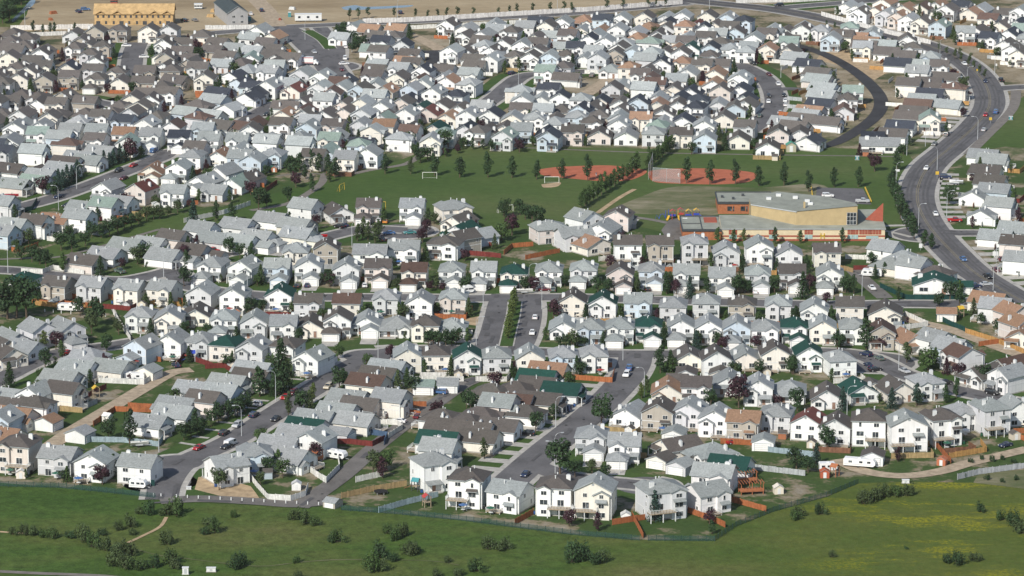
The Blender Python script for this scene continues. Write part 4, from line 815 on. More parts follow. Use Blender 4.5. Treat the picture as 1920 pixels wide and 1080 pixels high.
# ------------------------------------------------------------------ trees and shrubs
def leaf_blob(mb, r, c, rx, rz, n, s, shell=.55):
    for _ in range(n):
        while True:
            u = Vector((r.uniform(-1, 1), r.uniform(-1, 1), r.uniform(-1, 1)))
            if shell < u.length < 1: break
        p = Vector(c) + Vector((u.x * rx, u.y * rx, u.z * rz)); nrm = (u + Vector((r.uniform(-.7, .7), r.uniform(-.7, .7), r.uniform(-.4, .9)))).normalized()
        a = nrm.cross(Vector((0, 0, 1))); a = a.normalized() if a.length > .01 else Vector((1, 0, 0)); b = nrm.cross(a)
        q = s * r.uniform(.6, 1.25); th = r.uniform(0, 3.14); a, b = a * math.cos(th) + b * math.sin(th), b * math.cos(th) - a * math.sin(th)
        mb.poly([p - a * q, p - b * q * .62, p + a * q, p + b * q * .62], 'leaf')
def tree_kind(kind_, seed):
    r = random.Random(seed * 17 + sum(map(ord, kind_))); cr, tk = MB(), MB()
    if kind_ == 'round':
        tk.tube([(0, 0, 0), (.05, 0, 1.0), (.1, .05, 2.6), (.1, .05, 4.0)], [.16, .13, .09, .04], 'bark')
        for k in range(9):
            a = r.uniform(0, 6.28); d = r.uniform(.5, 1.6); z = r.uniform(1.9, 4.6); c = (d * math.cos(a), d * math.sin(a), z)
            tk.tube([(.08, .03, z * .55), c], [.06, .02], 'bark', 4); leaf_blob(cr, r, c, r.uniform(.75, 1.25), r.uniform(.65, 1.0), 75, .26)
        leaf_blob(cr, r, (0, 0, 3.4), 1.9, 1.9, 160, .26)
    elif kind_ == 'oval':
        tk.tube([(0, 0, 0), (0, .03, 1.2), (.06, 0, 4.2)], [.12, .10, .03], 'bark')
        for k in range(9):
            z = 1.3 + k * .5; rr = 1.25 * math.sin(min(1, (k + 1.6) / 5) * 1.57) * (1 if k < 5 else 1 - (k - 4) * .16)
            a = r.uniform(0, 6.28); c = (.4 * math.cos(a), .4 * math.sin(a), z); tk.tube([(0, 0, z - .4), c], [.04, .015], 'bark', 4)
            leaf_blob(cr, r, c, rr, .6, 85, .22, .3)
    elif kind_ == 'spruce':
        tk.tube([(0, 0, 0), (0, 0, 3), (0, 0, 6.6)], [.16, .10, .02], 'bark')
        for k in range(15):
            z = .5 + k * .42; rr = 1.75 * (1 - k / 15.5) + .1; n_ = 6 + int(rr * 5)
            for j in range(n_):
                a = 6.28 * j / n_ + r.uniform(-.3, .3); L = rr * r.uniform(.8, 1.12)
                for t in (.35, .7, 1.0):
                    p = (L * t * math.cos(a), L * t * math.sin(a), z - .28 * t + r.uniform(-.08, .08)); leaf_blob(cr, r, p, .22, .12, 2, .24, 0)
    elif kind_ == 'sapling':
        tk.tube([(0, 0, 0), (.03, 0, 1.3), (.03, .03, 3.1)], [.06, .05, .02], 'bark')
        for k in range(5):
            a = r.uniform(0, 6.28); leaf_blob(cr, r, (.3 * math.cos(a), .3 * math.sin(a), 1.6 + k * .4), .55, .5, 38, .2, .2)
    else:  # shrub clump
        for k in range(8):
            a = r.uniform(0, 6.28); d = r.uniform(.2, 1.7); h = r.uniform(1.4, 3.0) * (1.15 - d * .2); c = (d * math.cos(a), d * math.sin(a), h * .6)
            tk.tube([(d * .3 * math.cos(a), d * .3 * math.sin(a), 0), c], [.05, .02], 'bark', 4); leaf_blob(cr, r, c, r.uniform(.55, .9), h * .62, 95, .2, .2)
    return cr.mesh('crown'), tk.mesh('trunk' if kind_ != 'shrub' else 'stem')
TK = {k: [tree_kind(k, s_) for s_ in range(3)] for k in ('round', 'oval', 'spruce', 'sapling', 'shrub')}
TC = dict(g=(.036, .066, .018), d=(.022, .046, .016), p=(.036, .014, .020), s=(.024, .050, .038), m=(.042, .064, .022), y=(.060, .085, .020))
TNAME = dict(round='broadleaf_tree', oval='poplar_tree', spruce='spruce_tree', sapling='young_tree', shrub='shrub')
TN_ = 0
FTREES = FarMesh()
def put_tree(k, colk, p, sc, label, cat=None, group=None, name=None):
    global TN_
    if p.y > 1640:      # beyond the three hundred that show largest
        cr, tk = TK[k][R.randrange(3)]; c = tint(TC[colk], .16); FTREES.add([('crown', cr, (0, 0, 0), 0, None), ('trunk', tk, (0, 0, 0), 0, None)], (p.x, p.y, .05), R.uniform(0, 6), c, c, sc * 1.18, uni=True); return
    TN_ += 1; cr, tk = TK[k][TN_ % 3]; root = empty(name or TNAME[k], (p.x, p.y, .05), R.uniform(0, 6.28)); sc *= .84 if k == 'shrub' else 1.18; root.scale = (sc * R.uniform(.92, 1.1),) * 2 + (sc * R.uniform(.92, 1.1),)
    root.scale = (root.scale[0], root.scale[1], root.scale[2] * (R.uniform(.9, 1.65) if k == 'shrub' else R.uniform(.92, 1.12)))
    tag(root, label, cat or ('shrub' if k == 'shrub' else 'tree'), group)
    link('crown', cr, root, col=tint(TC[colk], .16)); link('trunk' if k != 'shrub' else 'stem', tk, root)
    return root
def trees(s, k, colk, sc, fmt, cat=None, group=None, jitter=.15):
    P = [tuple(map(float, q.split(','))) for q in s.split()]; P.sort()
    for i, (x, y) in enumerate(P): put_tree(k, colk, G(x, y), sc * R.uniform(1 - jitter, 1 + jitter), fmt.format(nth(i)), cat, group)
trees("722,327 815,330 862,333 915,333 960,334 1006,337 1053,337 1102,339 1287,344 1331,346 1379,346 1423,349 1470,349 1516,360 1564,351 1609,351", 'oval', 'd', 1.25, "dark oval tree, {} from left in line across playing field", group='line of trees across the playing field')
trees("1090,392 1098,386 1106,381 1113,377 1121,372 1128,366 1136,361 1144,356 1152,350 1160,345 1168,340 1176,334 1184,329 1192,324", 'oval', 'g', 1.05, "bushy poplar, {} from left in diagonal hedge between the fields", group='diagonal hedge of poplars')
trees("1213,320 1218,314 1224,309 1230,304 1236,299 1242,295 1248,291 1254,287 1259,283", 'oval', 'g', 1.0, "bushy poplar, {} from left in short hedge beside right ball diamond", group='short hedge of poplars')
trees("964,574 961,584 962,594 958,604 956,616 955,626 953,636", 'oval', 'y', .95, "bright green tree, {} from left on the boulevard median", group='boulevard median trees')
trees("1682,320 1674,345 1672,362 1676,374 1683,388 1690,402 1688,412 1700,432 1708,440 1714,448 1733,462 1745,468", 'oval', 'd', 1.15, "dark green tree, {} from left along the arterial's left kerb", group='trees along the arterial kerb')
trees("115,470 135,473 128,458 160,462 172,446 190,447 205,444 221,438 233,432 246,428 60,492 75,496 86,501 40,488", 'round', 'd', 1.0, "dark round tree, {} from left along the greenway below left houses", group='greenway trees')
trees("260,420 275,414 288,412 300,411 315,406 333,400", 'round', 'm', .75, "low dull green tree, {} from left on upper greenway edge", group='upper greenway trees')
trees("540,325 550,331 562,323 573,336 585,320 598,324 615,327 628,334", 'oval', 'd', 1.15, "dark tree, {} from left in clump behind yellow goal", group='clump of trees behind the yellow goal')
trees("757,279 768,280 820,281 788,306 802,300 832,284", 'round', 'd', 1.15, "dark spreading tree, {} from left along footpath at field corner", group='footpath corner trees')
trees("865,281 885,281 905,281 935,279 948,280 975,281", 'oval', 'd', .7, "small dark tree, {} from left below houses facing the field", group='small trees below the field houses')
trees("195,313 205,312 213,310 225,306 237,301 110,358 118,352 126,347 135,342 145,336", 'spruce', 's', .95, "blue-green spruce, {} from left on left street's verge", group='verge spruces')
trees("945,407 985,412 998,418 1008,420 975,404", 'round', 'd', 1.05, "dark tree, {} from left behind cul-de-sac beside the field", group='trees beside the field cul-de-sac')
trees("670,453 680,450 690,452 703,456 712,445", 'oval', 'm', 1.1, "tall dull green tree, {} from left on cul-de-sac island", group='cul-de-sac island trees')
trees("345,826 358,822 370,816 380,812 396,800 410,792 428,787 445,781 460,772", 'round', 'd', .85, "front-yard tree, {} from left beside left diagonal street", group='front-yard trees of the diagonal street')
trees("803,650 813,648 823,650 836,651 847,649 856,645", 'round', 'd', .85, "dark tree, {} from left in thicket above green-roofed house", group='thicket above the lower cross street')
trees("1048,650 1060,649 1072,649 1084,650 1096,650", 'round', 'd', .62, "small dark tree, {} from left beside boulevard's lower right houses", group='small trees right of the boulevard')
trees("14,598 32,596 50,598", 'round', 'd', 1.9, "very tall dark tree, {} from left at the left picture edge", group='tall trees at the left edge')
trees("1550,52 1565,57 1580,62 1595,67 1610,71 1625,75 1640,79 1655,83 1672,88", 'sapling', 'd', 1.0, "thin young tree, {} from left beside white wall above arterial", group='young trees along the white wall')
trees("1760,100 1775,106 1790,112 1803,118 1815,126 1826,134 1836,142 1846,150 1800,108 1820,120", 'sapling', 'm', 1.15, "young tree, {} from left on planted bank right of arterial", group='bank trees right of the arterial')
trees("655,38 672,37 690,35 740,34 780,36 803,36 820,35 838,34 858,33 888,31 935,31 955,28 968,27 1000,26 1032,25 1058,23 1073,24 1138,19 1168,17 1216,15 1231,14 1247,14", 'sapling', 'd', 1.25, "young tree, {} from left along far white sound wall", group='young trees along the far sound wall')
trees("80,63 95,62 103,62 140,60 62,60", 'oval', 'd', .75, "dark young tree, {} from left before the far left wall", group='trees before the far left wall')
trees("632,75 640,70 648,78 660,84 668,90 672,96 660,100 645,62", 'round', 'd', .95, "dark tree, {} from left beside the far boulevard", group='far boulevard trees')
trees("8,12 18,6 30,4 12,30 25,22 40,10 5,45 18,40 48,2", 'round', 'd', 1.6, "dark tree, {} from left on wooded bank in top left corner", group='wooded bank trees')
ONE = [  # single trees: x, y, kind, colour, size, label
 (363, 424, 'spruce', 's', 1.25, "broad blue-green spruce alone on the greenway lawn"), (617, 342, 'oval', 'm', .95, "slim tree right of the footpath fork"),
 (585, 360, 'oval', 'd', 1.0, "dark tree on the left kerb of the footpath bend"), (555, 352, 'round', 'p', .95, "purple-leaved tree in the yard left of the footpath"), (540, 378, 'round', 'd', .95, "round tree at the end of the white yard fence"),
 (835, 293, 'round', 'p', .6, "left of two small maroon trees on field edge"), (858, 288, 'round', 'p', .6, "right of two small maroon trees on field edge"), (770, 327, 'oval', 'm', .95, "pale slim tree left of the white far goal"),
 (960, 442, 'round', 'p', 1.2, "large purple-leaved tree beside the orange-fenced path"), (940, 452, 'round', 'g', 1.1, "bright round tree left of large purple tree"), (800, 442, 'round', 'p', 1.0, "purple-leaved tree at the cul-de-sac's right side"), (792, 455, 'round', 'p', .85, "smaller purple tree below the cul-de-sac"),
 (120, 512, 'oval', 'g', .95, "young round tree before the white hillside fence"), (160, 502, 'round', 'g', .75, "bushy tree beside brown-roofed crescent house"), (190, 503, 'round', 'p', .6, "small purple tree by double garage on the crescent"), (275, 492, 'round', 'd', 1.25, "large dark tree on the crescent front lawn"), (258, 495, 'round', 'm', 1.0, "paler tree left of large crescent lawn tree"),
 (345, 492, 'round', 'p', .95, "purple-brown tree by the crescent driveway"), (351, 503, 'oval', 'd', 1.0, "dark tree below the crescent's purple-brown tree"), (345, 537, 'round', 'd', 1.2, "large dark tree at the bend above cross street"),
 (80, 367, 'round', 'p', 1.15, "purple tree beside the white garden wall, left street"), (245, 302, 'round', 'p', 1.4, "large purple tree on the left street corner"), (100, 371, 'round', 'd', .95, "dark tree right of purple tree, left street"), (45, 366, 'round', 'd', .9, "dark shrubby tree before the pinkish bungalow"), (15, 362, 'round', 'd', .9, "dark tree at far left before pinkish house"),
 (150, 593, 'round', 'd', 1.0, "low round tree below the white caravan"), (178, 612, 'round', 'd', 1.5, "large dark tree on the lawn left of diagonal white fence"), (172, 626, 'round', 'm', 1.2, "paler tree below large dark lawn tree"), (105, 656, 'round', 'p', .95, "purple tree on the lower-left cul-de-sac lawn"), (83, 656, 'oval', 'y', .9, "light green tree left of purple cul-de-sac tree"), (200, 659, 'round', 'd', .95, "round tree at the lower-left street corner"),
 (85, 692, 'round', 'd', 1.1, "dark tree on the kerb of lower-left street"), (18, 727, 'spruce', 'd', 1.0, "dark conifer beside the lower-left street"), (203, 825, 'round', 'd', 1.05, "dark tree beside grey-roofed corner garage"), (243, 833, 'oval', 'd', 1.6, "tall dark oval tree inside the blue-grey corner fence"),
 (528, 737, 'spruce', 'd', 2.0, "very tall dark spruce left of diagonal street"), (523, 742, 'round', 'd', 1.3, "broad dark tree under the very tall spruce"), (487, 744, 'oval', 'd', 1.5, "tall oval tree left of the very tall spruce"), (637, 733, 'round', 'd', 1.2, "round dark tree right of the left diagonal street"), (565, 769, 'round', 'd', 1.0, "round tree on the right kerb of diagonal street"),
 (541, 780, 'oval', 'm', 1.0, "loose pale tree right of diagonal street's dark car"), (586, 757, 'oval', 'y', .95, "yellowish tree above the diagonal street's right kerb"), (488, 829, 'round', 'g', .85, "round tree beside the pale blue corner house"), (634, 673, 'round', 'g', .75, "small tree at the white-fenced street corner"), (732, 673, 'round', 'p', .7, "small purple tree at the cross street's left corner"),
 (1128, 798, 'round', 'd', 1.5, "large dark tree on the central street's right kerb"), (1004, 811, 'round', 'd', .9, "round tree between driveways left of central street"), (1038, 787, 'round', 'd', .8, "dark tree on driveway strip, central street"), (1088, 757, 'round', 'm', .65, "brownish small tree on upper central street lawn"), (1072, 756, 'oval', 'g', .7, "green small tree on upper central street lawn"),
 (820, 791, 'round', 'p', 1.0, "purple tree on the paved alley's edge"), (875, 765, 'round', 'd', .85, "dark tree beside the pinkish alley house"), (930, 731, 'round', 'p', 1.0, "dark maroon tree below the white alley fence"), (774, 739, 'round', 'd', 1.1, "round dark tree behind orange alley fences"), (908, 861, 'oval', 'm', .9, "tree beside dark-roofed house, foot of central street"),
 (1050, 889, 'round', 'd', 1.65, "big dark tree at the court's corner with central street"), (1078, 895, 'round', 'd', .95, "dark tree right of the big court corner tree"), (1135, 897, 'round', 'd', .8, "round tree before the white court garage"), (1110, 891, 'round', 'm', .75, "bushy tree left of the court's round tree"), (1227, 977, 'spruce', 's', 1.0, "blue spruce beside the deck of pale grey meadow house"),
 (1330, 983, 'round', 'p', .65, "small purple tree inside the chain-link corner yard"), (1335, 1002, 'oval', 'd', .65, "small tree at the chain-link fence corner"), (1121, 996, 'oval', 'p', .8, "purple columnar tree behind the cream meadow house"), (1067, 987, 'round', 'p', .75, "dark reddish bush-tree at the chain-link fence"), (700, 890, 'round', 'm', 1.1, "brownish tree right of paved alley's foot"), (717, 897, 'oval', 'p', .95, "dark maroon tree beside the white deck yard"), (725, 880, 'round', 'g', .9, "green tree behind the dark maroon tree"),
 (594, 866, 'round', 'p', .85, "purple tree beside the red deck"), (530, 897, 'round', 'g', .9, "rightmost tree in the curved white fence yard"), (520, 883, 'oval', 'g', .95, "tallest tree in the curved white fence yard"), (505, 891, 'round', 'd', .85, "leftmost tree in the curved white fence yard"), (411, 919, 'round', 'm', .95, "dull bush-tree on the sandy corner yard"),
 (192, 909, 'round', 'p', 1.05, "dark purple tree beside white gabled meadow house"), (213, 891, 'spruce', 'd', .95, "narrow conifer between two bottom-left meadow houses"), (120, 903, 'round', 'd', .65, "low tree right of the white verandah house"), (1551, 846, 'round', 'd', 1.15, "round dark tree below the brown-roofed house"), (1493, 880, 'round', 'd', 1.05, "dark tree by the pale blue yard fence"), (1515, 887, 'round', 'd', .9, "dark tree beside the red shed"), (1530, 872, 'spruce', 's', .85, "blue-green conifer beside the small white caravan"),
 (1683, 866, 'oval', 'p', .75, "maroon bush-tree at the foot of tall white house"), (1385, 765, 'round', 'p', 1.5, "big dark purple tree in front of row right of central street"), (1333, 762, 'round', 'd', .95, "round tree left of big dark purple tree"), (1238, 700, 'oval', 'd', 1.35, "tall dark poplar where the cross street meets central street"), (1213, 737, 'oval', 'm', .8, "light tree on the corner lawn near curved lamp"), (1203, 748, 'oval', 'y', .75, "yellowish tree on the corner lawn near curved lamp"),
 (1495, 772, 'round', 'd', 1.05, "dark tree before the grey hipped bungalow"), (1624, 656, 'oval', 'd', 1.55, "tall dark poplar above the cross street bend"), (1655, 657, 'round', 'p', .7, "small purple tree right of the tall poplar"), (1570, 657, 'round', 'd', 1.0, "round tree left of the tall poplar"), (1700, 680, 'oval', 'm', 1.1, "dull tree on lawn inside the street bend"), (1740, 697, 'round', 'g', 1.5, "large light green tree inside the street bend"), (1800, 717, 'round', 'p', .95, "purple tree beside brown-roofed white house"),
 (1840, 724, 'round', 'd', 1.1, "dark tree before right-edge white house"), (1672, 767, 'spruce', 's', .95, "blue spruce on lawn below green-roofed house"), (1718, 762, 'oval', 's', 1.1, "blue-green tree right of beige bungalow"), (1580, 770, 'spruce', 's', .9, "blue spruce left of green-roofed house"), (1793, 747, 'oval', 'd', .85, "dark tree on the lower bend's inner lawn"),
 (1038, 599, 'round', 'p', 1.2, "big purple tree right of the boulevard"), (873, 547, 'round', 'd', .95, "dark tree on lawn left of boulevard head"), (985, 545, 'round', 'd', .9, "round tree above the boulevard, behind boat"), (1003, 548, 'round', 'p', .85, "dark purple bush-tree right of the boat"), (805, 547, 'round', 'p', .55, "left small purple tree on upper cross street"), (830, 547, 'round', 'p', .55, "right small purple tree on upper cross street"),
 (1121, 550, 'round', 'd', .95, "left of two dark trees above green-roofed house"), (1140, 552, 'round', 'd', .9, "right of two dark trees above green-roofed house"), (1250, 552, 'oval', 'd', 1.1, "dark tree left of purple one, upper cross street"), (1268, 552, 'round', 'p', .85, "purple tree on upper cross street lawn"), (1383, 553, 'round', 'd', 1.1, "broad dark tree left of white double garage"), (1400, 550, 'round', 'd', .85, "smaller dark tree beside white double garage"), (1505, 560, 'spruce', 'd', 1.1, "dark conifer on the upper cross street"),
 (1305, 658, 'spruce', 's', .95, "blue-green conifer between two lower cross street driveways"), (1355, 657, 'round', 'p', .75, "purple bush-tree left of parked dark car"), (1293, 560, 'spruce', 's', 1.05, "tall blue-green conifer between grey hipped houses"), (1585, 550, 'round', 'd', .95, "dark tree beside the last garage, upper cross street"), (1601, 552, 'oval', 'd', .95, "slim tree near the alley lamp"), (1550, 572, 'round', 'p', .7, "purple tree at upper cross street's right end"),
 (1781, 562, 'round', 'd', 1.05, "dark tree at the green fence corner"), (1760, 575, 'round', 'd', .85, "dark round tree left of tan-roofed garage"), (1799, 575, 'round', 'd', .95, "dark round tree right of tan-roofed garage"), (1685, 564, 'oval', 'd', .7, "small tree inside the green fence"), (1660, 518, 'oval', 'd', .85, "left of two cypress-like trees beside the caravan"), (1671, 519, 'oval', 'd', .65, "right of two cypress-like trees beside the caravan"),
 (1640, 322, 'round', 'p', 1.15, "purple tree at the field's right end"), (1779, 384, 'round', 'd', 1.15, "dark tree between driveways right of arterial"), (1345, 455, 'oval', 'g', .85, "young tree before the orange school wing"), (1375, 457, 'oval', 'g', .8, "leftmost young tree along cream school wall"), (1393, 456, 'oval', 'y', .8, "yellow-green young tree along cream school wall"), (1453, 458, 'oval', 'd', .85, "dark young tree along cream school wall"), (1500, 457, 'oval', 'g', .7, "slim young tree near the school flagpole"), (1578, 457, 'oval', 'd', .8, "young tree before the school's right windows"),
 (430, 480, 'round', 'd', 1.0, "dark tree on crescent lawn near red pickup"), (450, 485, 'round', 'd', .8, "small dark tree right of crescent lawn tree"), (470, 488, 'oval', 'd', .95, "slim dark tree by crescent driveway"), (592, 432, 'round', 'p', .8, "purple tree by the red covered boat"), (435, 415, 'oval', 'd', 1.15, "dark tree on greenway behind crescent houses"), (405, 416, 'oval', 'd', 1.1, "dark greenway tree behind white vinyl fence"), (485, 395, 'round', 'd', 1.2, "broad dark tree at right end of greenway"), (500, 390, 'round', 'd', 1.0, "smaller dark tree at right end of greenway"),
]
for x, y, k, c_, sc, lab in ONE: put_tree(k, c_, G(x, y), sc, lab)
# yard trees standing beside the nearer houses: one of a kind per house
n_yard = 0
KW = dict(round='round green tree', oval='slim dark tree', spruce='dark spruce', sapling='thin young tree')
for q in HOUSES:
    if n_yard >= 66 or R.random() > .55 or q['y'] > 1330: continue
    k = R.choice(['round', 'round', 'oval', 'spruce', 'sapling']); side = R.choice([-1, 1])
    for tries in range(4):
        lx = side * (q['W'] / 2 + R.uniform(.9, 1.9)); ly = -q['D'] / 2 - R.uniform(1.5, 6)
        c, s_ = math.cos(q['cy']), math.sin(q['cy']); x, y = q['x'] + c * lx - s_ * ly, q['y'] + s_ * lx + c * ly
        if road_clear(x, y, 1.2) and house_clear(x, y, .9):
            put_tree(k, R.choice('gdm'), Vector((x, y, 0)), R.uniform(.6, .95), f"{KW[k]} {'right' if side * c > 0 else 'left'} of {q['ref']}"); n_yard += 1; break
        side = -side
print("TREES", TN_)
# meadow shrubs: three bands
def shrubs(s, fmt, group):
    P = []
    for q in s.split():
        a = q.split('*'); x, y = map(float, a[0].split(',')); P.append((x, y, float(a[1]) if len(a) > 1 else 1))
    P.sort()
    for i, (x, y, sc) in enumerate(P): put_tree('shrub', R.choice('mmdg'), G(x, y), sc * R.uniform(.9, 1.1), fmt.format(nth(i)), 'shrub', group)
shrubs("262,963 281,965*1.2 315,966*1.6 330,967*1.5 222,994 247,988*1.1 390,985*1.3 398,1000*1.3 384,1002 438,970*.7 550,975*1.1 570,983*1.2 590,985 635,1017*1.3 622,1017 727,1001*1.1 752,1005*1.3 740,1014*1.1 1490,975*1.1 1500,968*1.2 1540,965*1.2 1620,945*1.2 1640,940*1.3 1655,932*1.4 1680,930*1.4 1700,930*1.2", "willow shrub, {} from left in the meadow's upper band", 'upper band of meadow shrubs')
shrubs("25,1003 45,1003 62,1003*1.2 80,1007 98,1009 130,1009 155,1015*1.5 175,1027*1.5 195,1032*1.3 190,1003*1.1 250,1003*.9 312,1020*1.2 225,1040*1.6 245,1042*1.4 715,1047*1.4 735,1052*1.2 770,1040*1.4 780,1035 915,1030*1.3 935,1032*1.2 950,1029 840,1055*.8 1075,1055*1.6 1090,1053*1.6 1115,1056*1.4 1130,1055*1.2 1840,960 1880,975*1.3 1900,985*1.2 1915,1000*1.4", "willow shrub, {} from left in the meadow's middle band", 'middle band of meadow shrubs')
shrubs("215,1060*1.4 235,1066*1.5 260,1068*1.5 285,1064*1.3 320,1055*1.4 330,1066*1.2 440,1066*1.5 450,1060*1.2 555,1056*.8 697,1072*1.6 712,1070*1.4 560,1085 895,1072*1.4 885,1070*1.1 860,1080*1.1 820,1083 1780,1055*1.3 1795,1060*1.3 1830,1052*1.2 1560,1045*.6 1700,1030*.5", "willow shrub, {} from left in the meadow's lowest band", 'lowest band of meadow shrubs')
trees("1820,868 1840,862 1860,866 1880,862 1900,868 1810,895 1850,900 1880,905 1905,900", 'shrub', 'd', .6, "small garden shrub, {} from left around bottom-right fenced garden", 'shrub', 'bottom-right garden shrubs')
# ------------------------------------------------------------------ vehicles
def loft(mb, prof, wt, wb, zt, zb, mat):
    """extrude a side outline (x, z) across the width, narrowing towards the top"""
    n_ = len(prof); L = []; Q = []
    for x, z in prof:
        t = min(1, max(0, (z - zb) / (zt - zb))); hw = wb + (wt - wb) * t; L.append((x, hw, z)); Q.append((x, -hw, z))
    mb.poly(L[::-1], mat); mb.poly(Q, mat)
    for i in range(n_):
        j = (i + 1) % n_; mb.poly([Q[j], Q[i], L[i], L[j]], mat)
def car_kind(k):
    body, glass = MB(), MB(); wheels = []
    if k == 'sedan':
        L, wx, wr = 4.6, 1.4, .33
        loft(body, [(-2.3, .35), (2.3, .35), (2.32, .62), (2.15, .82), (1.1, .96), (-1.75, 1.0), (-2.25, .92), (-2.32, .6)], .86, .9, 1.0, .35, 'paint')
        loft(body, [(1.0, .95), (.25, 1.42), (-.95, 1.44), (-1.65, .99)], .60, .82, 1.44, .95, 'paint')
        gp = [(.86, 1.0), (.24, 1.37), (-.93, 1.385), (-1.48, 1.02)]
    elif k == 'suv':
        L, wx, wr = 4.7, 1.42, .38
        loft(body, [(-2.3, .4), (2.3, .4), (2.33, .75), (2.2, 1.0), (1.15, 1.12), (-2.25, 1.15), (-2.33, .7)], .90, .93, 1.15, .4, 'paint')
        loft(body, [(1.05, 1.1), (.4, 1.72), (-2.0, 1.72), (-2.28, 1.12)], .72, .88, 1.72, 1.1, 'paint')
        gp = [(.92, 1.16), (.38, 1.64), (-1.95, 1.64), (-2.15, 1.16)]
    elif k == 'pickup':
        L, wx, wr = 5.4, 1.7, .4
        loft(body, [(-2.7, .45), (2.7, .45), (2.72, .85), (2.6, 1.08), (1.5, 1.15), (-.6, 1.15), (-.6, .8), (-2.55, .8), (-2.6, 1.12), (-2.72, 1.1)], .92, .95, 1.15, .45, 'paint')
        loft(body, [(1.4, 1.13), (.8, 1.78), (-.45, 1.78), (-.6, 1.13)], .74, .9, 1.78, 1.13, 'paint')
        gp = [(1.25, 1.2), (.78, 1.7), (-.42, 1.7), (-.52, 1.2)]
        for s_ in (-1, 1): body.box(-2.6, -.6, s_ * .9 - .05, s_ * .9 + .05, .78, 1.12, 'paint')
    else:  # van
        L, wx, wr = 5.0, 1.6, .36
        loft(body, [(-2.5, .4), (2.5, .4), (2.52, .9), (2.2, 1.15), (1.5, 1.95), (-2.4, 1.98), (-2.52, 1.0)], .82, .95, 1.98, .4, 'paint')
        gp = [(2.02, 1.2), (1.5, 1.8), (.5, 1.8), (.5, 1.2)]
    zb, zt = min(z for x, z in gp), max(z for x, z in gp)
    # side glass, windscreen and rear screen, standing just off the cabin
    wtop, wbot = {'sedan': (.62, .81), 'suv': (.75, .885), 'pickup': (.77, .9), 'van': (.87, .92)}[k]
    for s_ in (-1, 1):
        q = [(x, s_ * ((wbot if z < (zb + zt) / 2 else wtop) + .012), z) for x, z in gp]; glass.poly(q if s_ < 0 else q[::-1], 'glass')
    a, b = gp[0], gp[1]
    glass.poly([(a[0] + .16, -wbot * .9, a[1] + .02), (a[0] + .16, wbot * .9, a[1] + .02), (b[0] + .1, wtop * .9, b[1]), (b[0] + .1, -wtop * .9, b[1])], 'glass')
    if k != 'van':
        a, b = gp[3], gp[2]; glass.poly([(b[0] - .09, -wtop * .9, b[1]), (b[0] - .09, wtop * .9, b[1]), (a[0] - .2, wbot * .9, a[1]), (a[0] - .2, -wbot * .9, a[1])], 'glass')
    ty, ri = MB(), MB(); ty.cyl((0, 0, 0), (0, 1, 0), wr, .24, 'tyre', 12); ri.cyl((0, 0, 0), (0, 1, 0), wr * .6, .26, 'rim', 8)
    hl = MB(); hl.box(L / 2 - .12, L / 2 + .035, -.16, .16, -.08, .08, 'lamp_lens'); tl = MB(); tl.box(-L / 2 - .035, -L / 2 + .12, -.13, .13, -.1, .1, 'red_lens')
    P = [('body', body.mesh('body'), (0, 0, 0)), ('window', glass.mesh('window'), (0, 0, 0))]
    tm, rm = ty.mesh('tyre'), ri.mesh('rim')
    for x in (-wx, wx):
        for s_ in (-1, 1): P.append(('wheel', (tm, rm), (x, s_ * .82, wr)))
    hm, tlm = hl.mesh('headlight'), tl.mesh('tail_light')
    for s_ in (-1, 1): P.append(('headlight', hm, (0, s_ * .66, .72 if k == 'sedan' else .85))); P.append(('tail_light', tlm, (0, s_ * .7, .78 if k == 'sedan' else .95)))
    return P
CK = {k: car_kind(k) for k in ('sedan', 'suv', 'pickup', 'van')}
CC = dict(w=(.72, .72, .71), s=(.42, .43, .44), k=(.018, .019, .022), n=(.02, .03, .07), r=(.34, .018, .02), m=(.11, .018, .026), b=(.06, .13, .28), g=(.20, .20, .19), t=(.06, .22, .22), e=(.10, .14, .12), o=(.55, .22, .04), c=(.45, .40, .30))
def put_car(k, c, x, y, hd, label, cat, name, group=None):
    p = G(x, y) if y > 0 and hd is not None and not isinstance(x, Vector) else x
    root = empty(name, (p.x, p.y, .13), hd); tag(root, label, cat, group)
    for nm, me, loc in CK[k]:
        if nm == 'wheel':
            w_ = link('wheel', me[0], root, loc); link('rim', me[1], w_)
        else: link(nm, me, root, loc, 0, CC[c])
    return root
CARCAT = dict(sedan=('car', 'parked_car'), suv=('sport utility', 'sport_utility_vehicle'), pickup=('pickup truck', 'pickup_truck'), van=('van', 'van'))
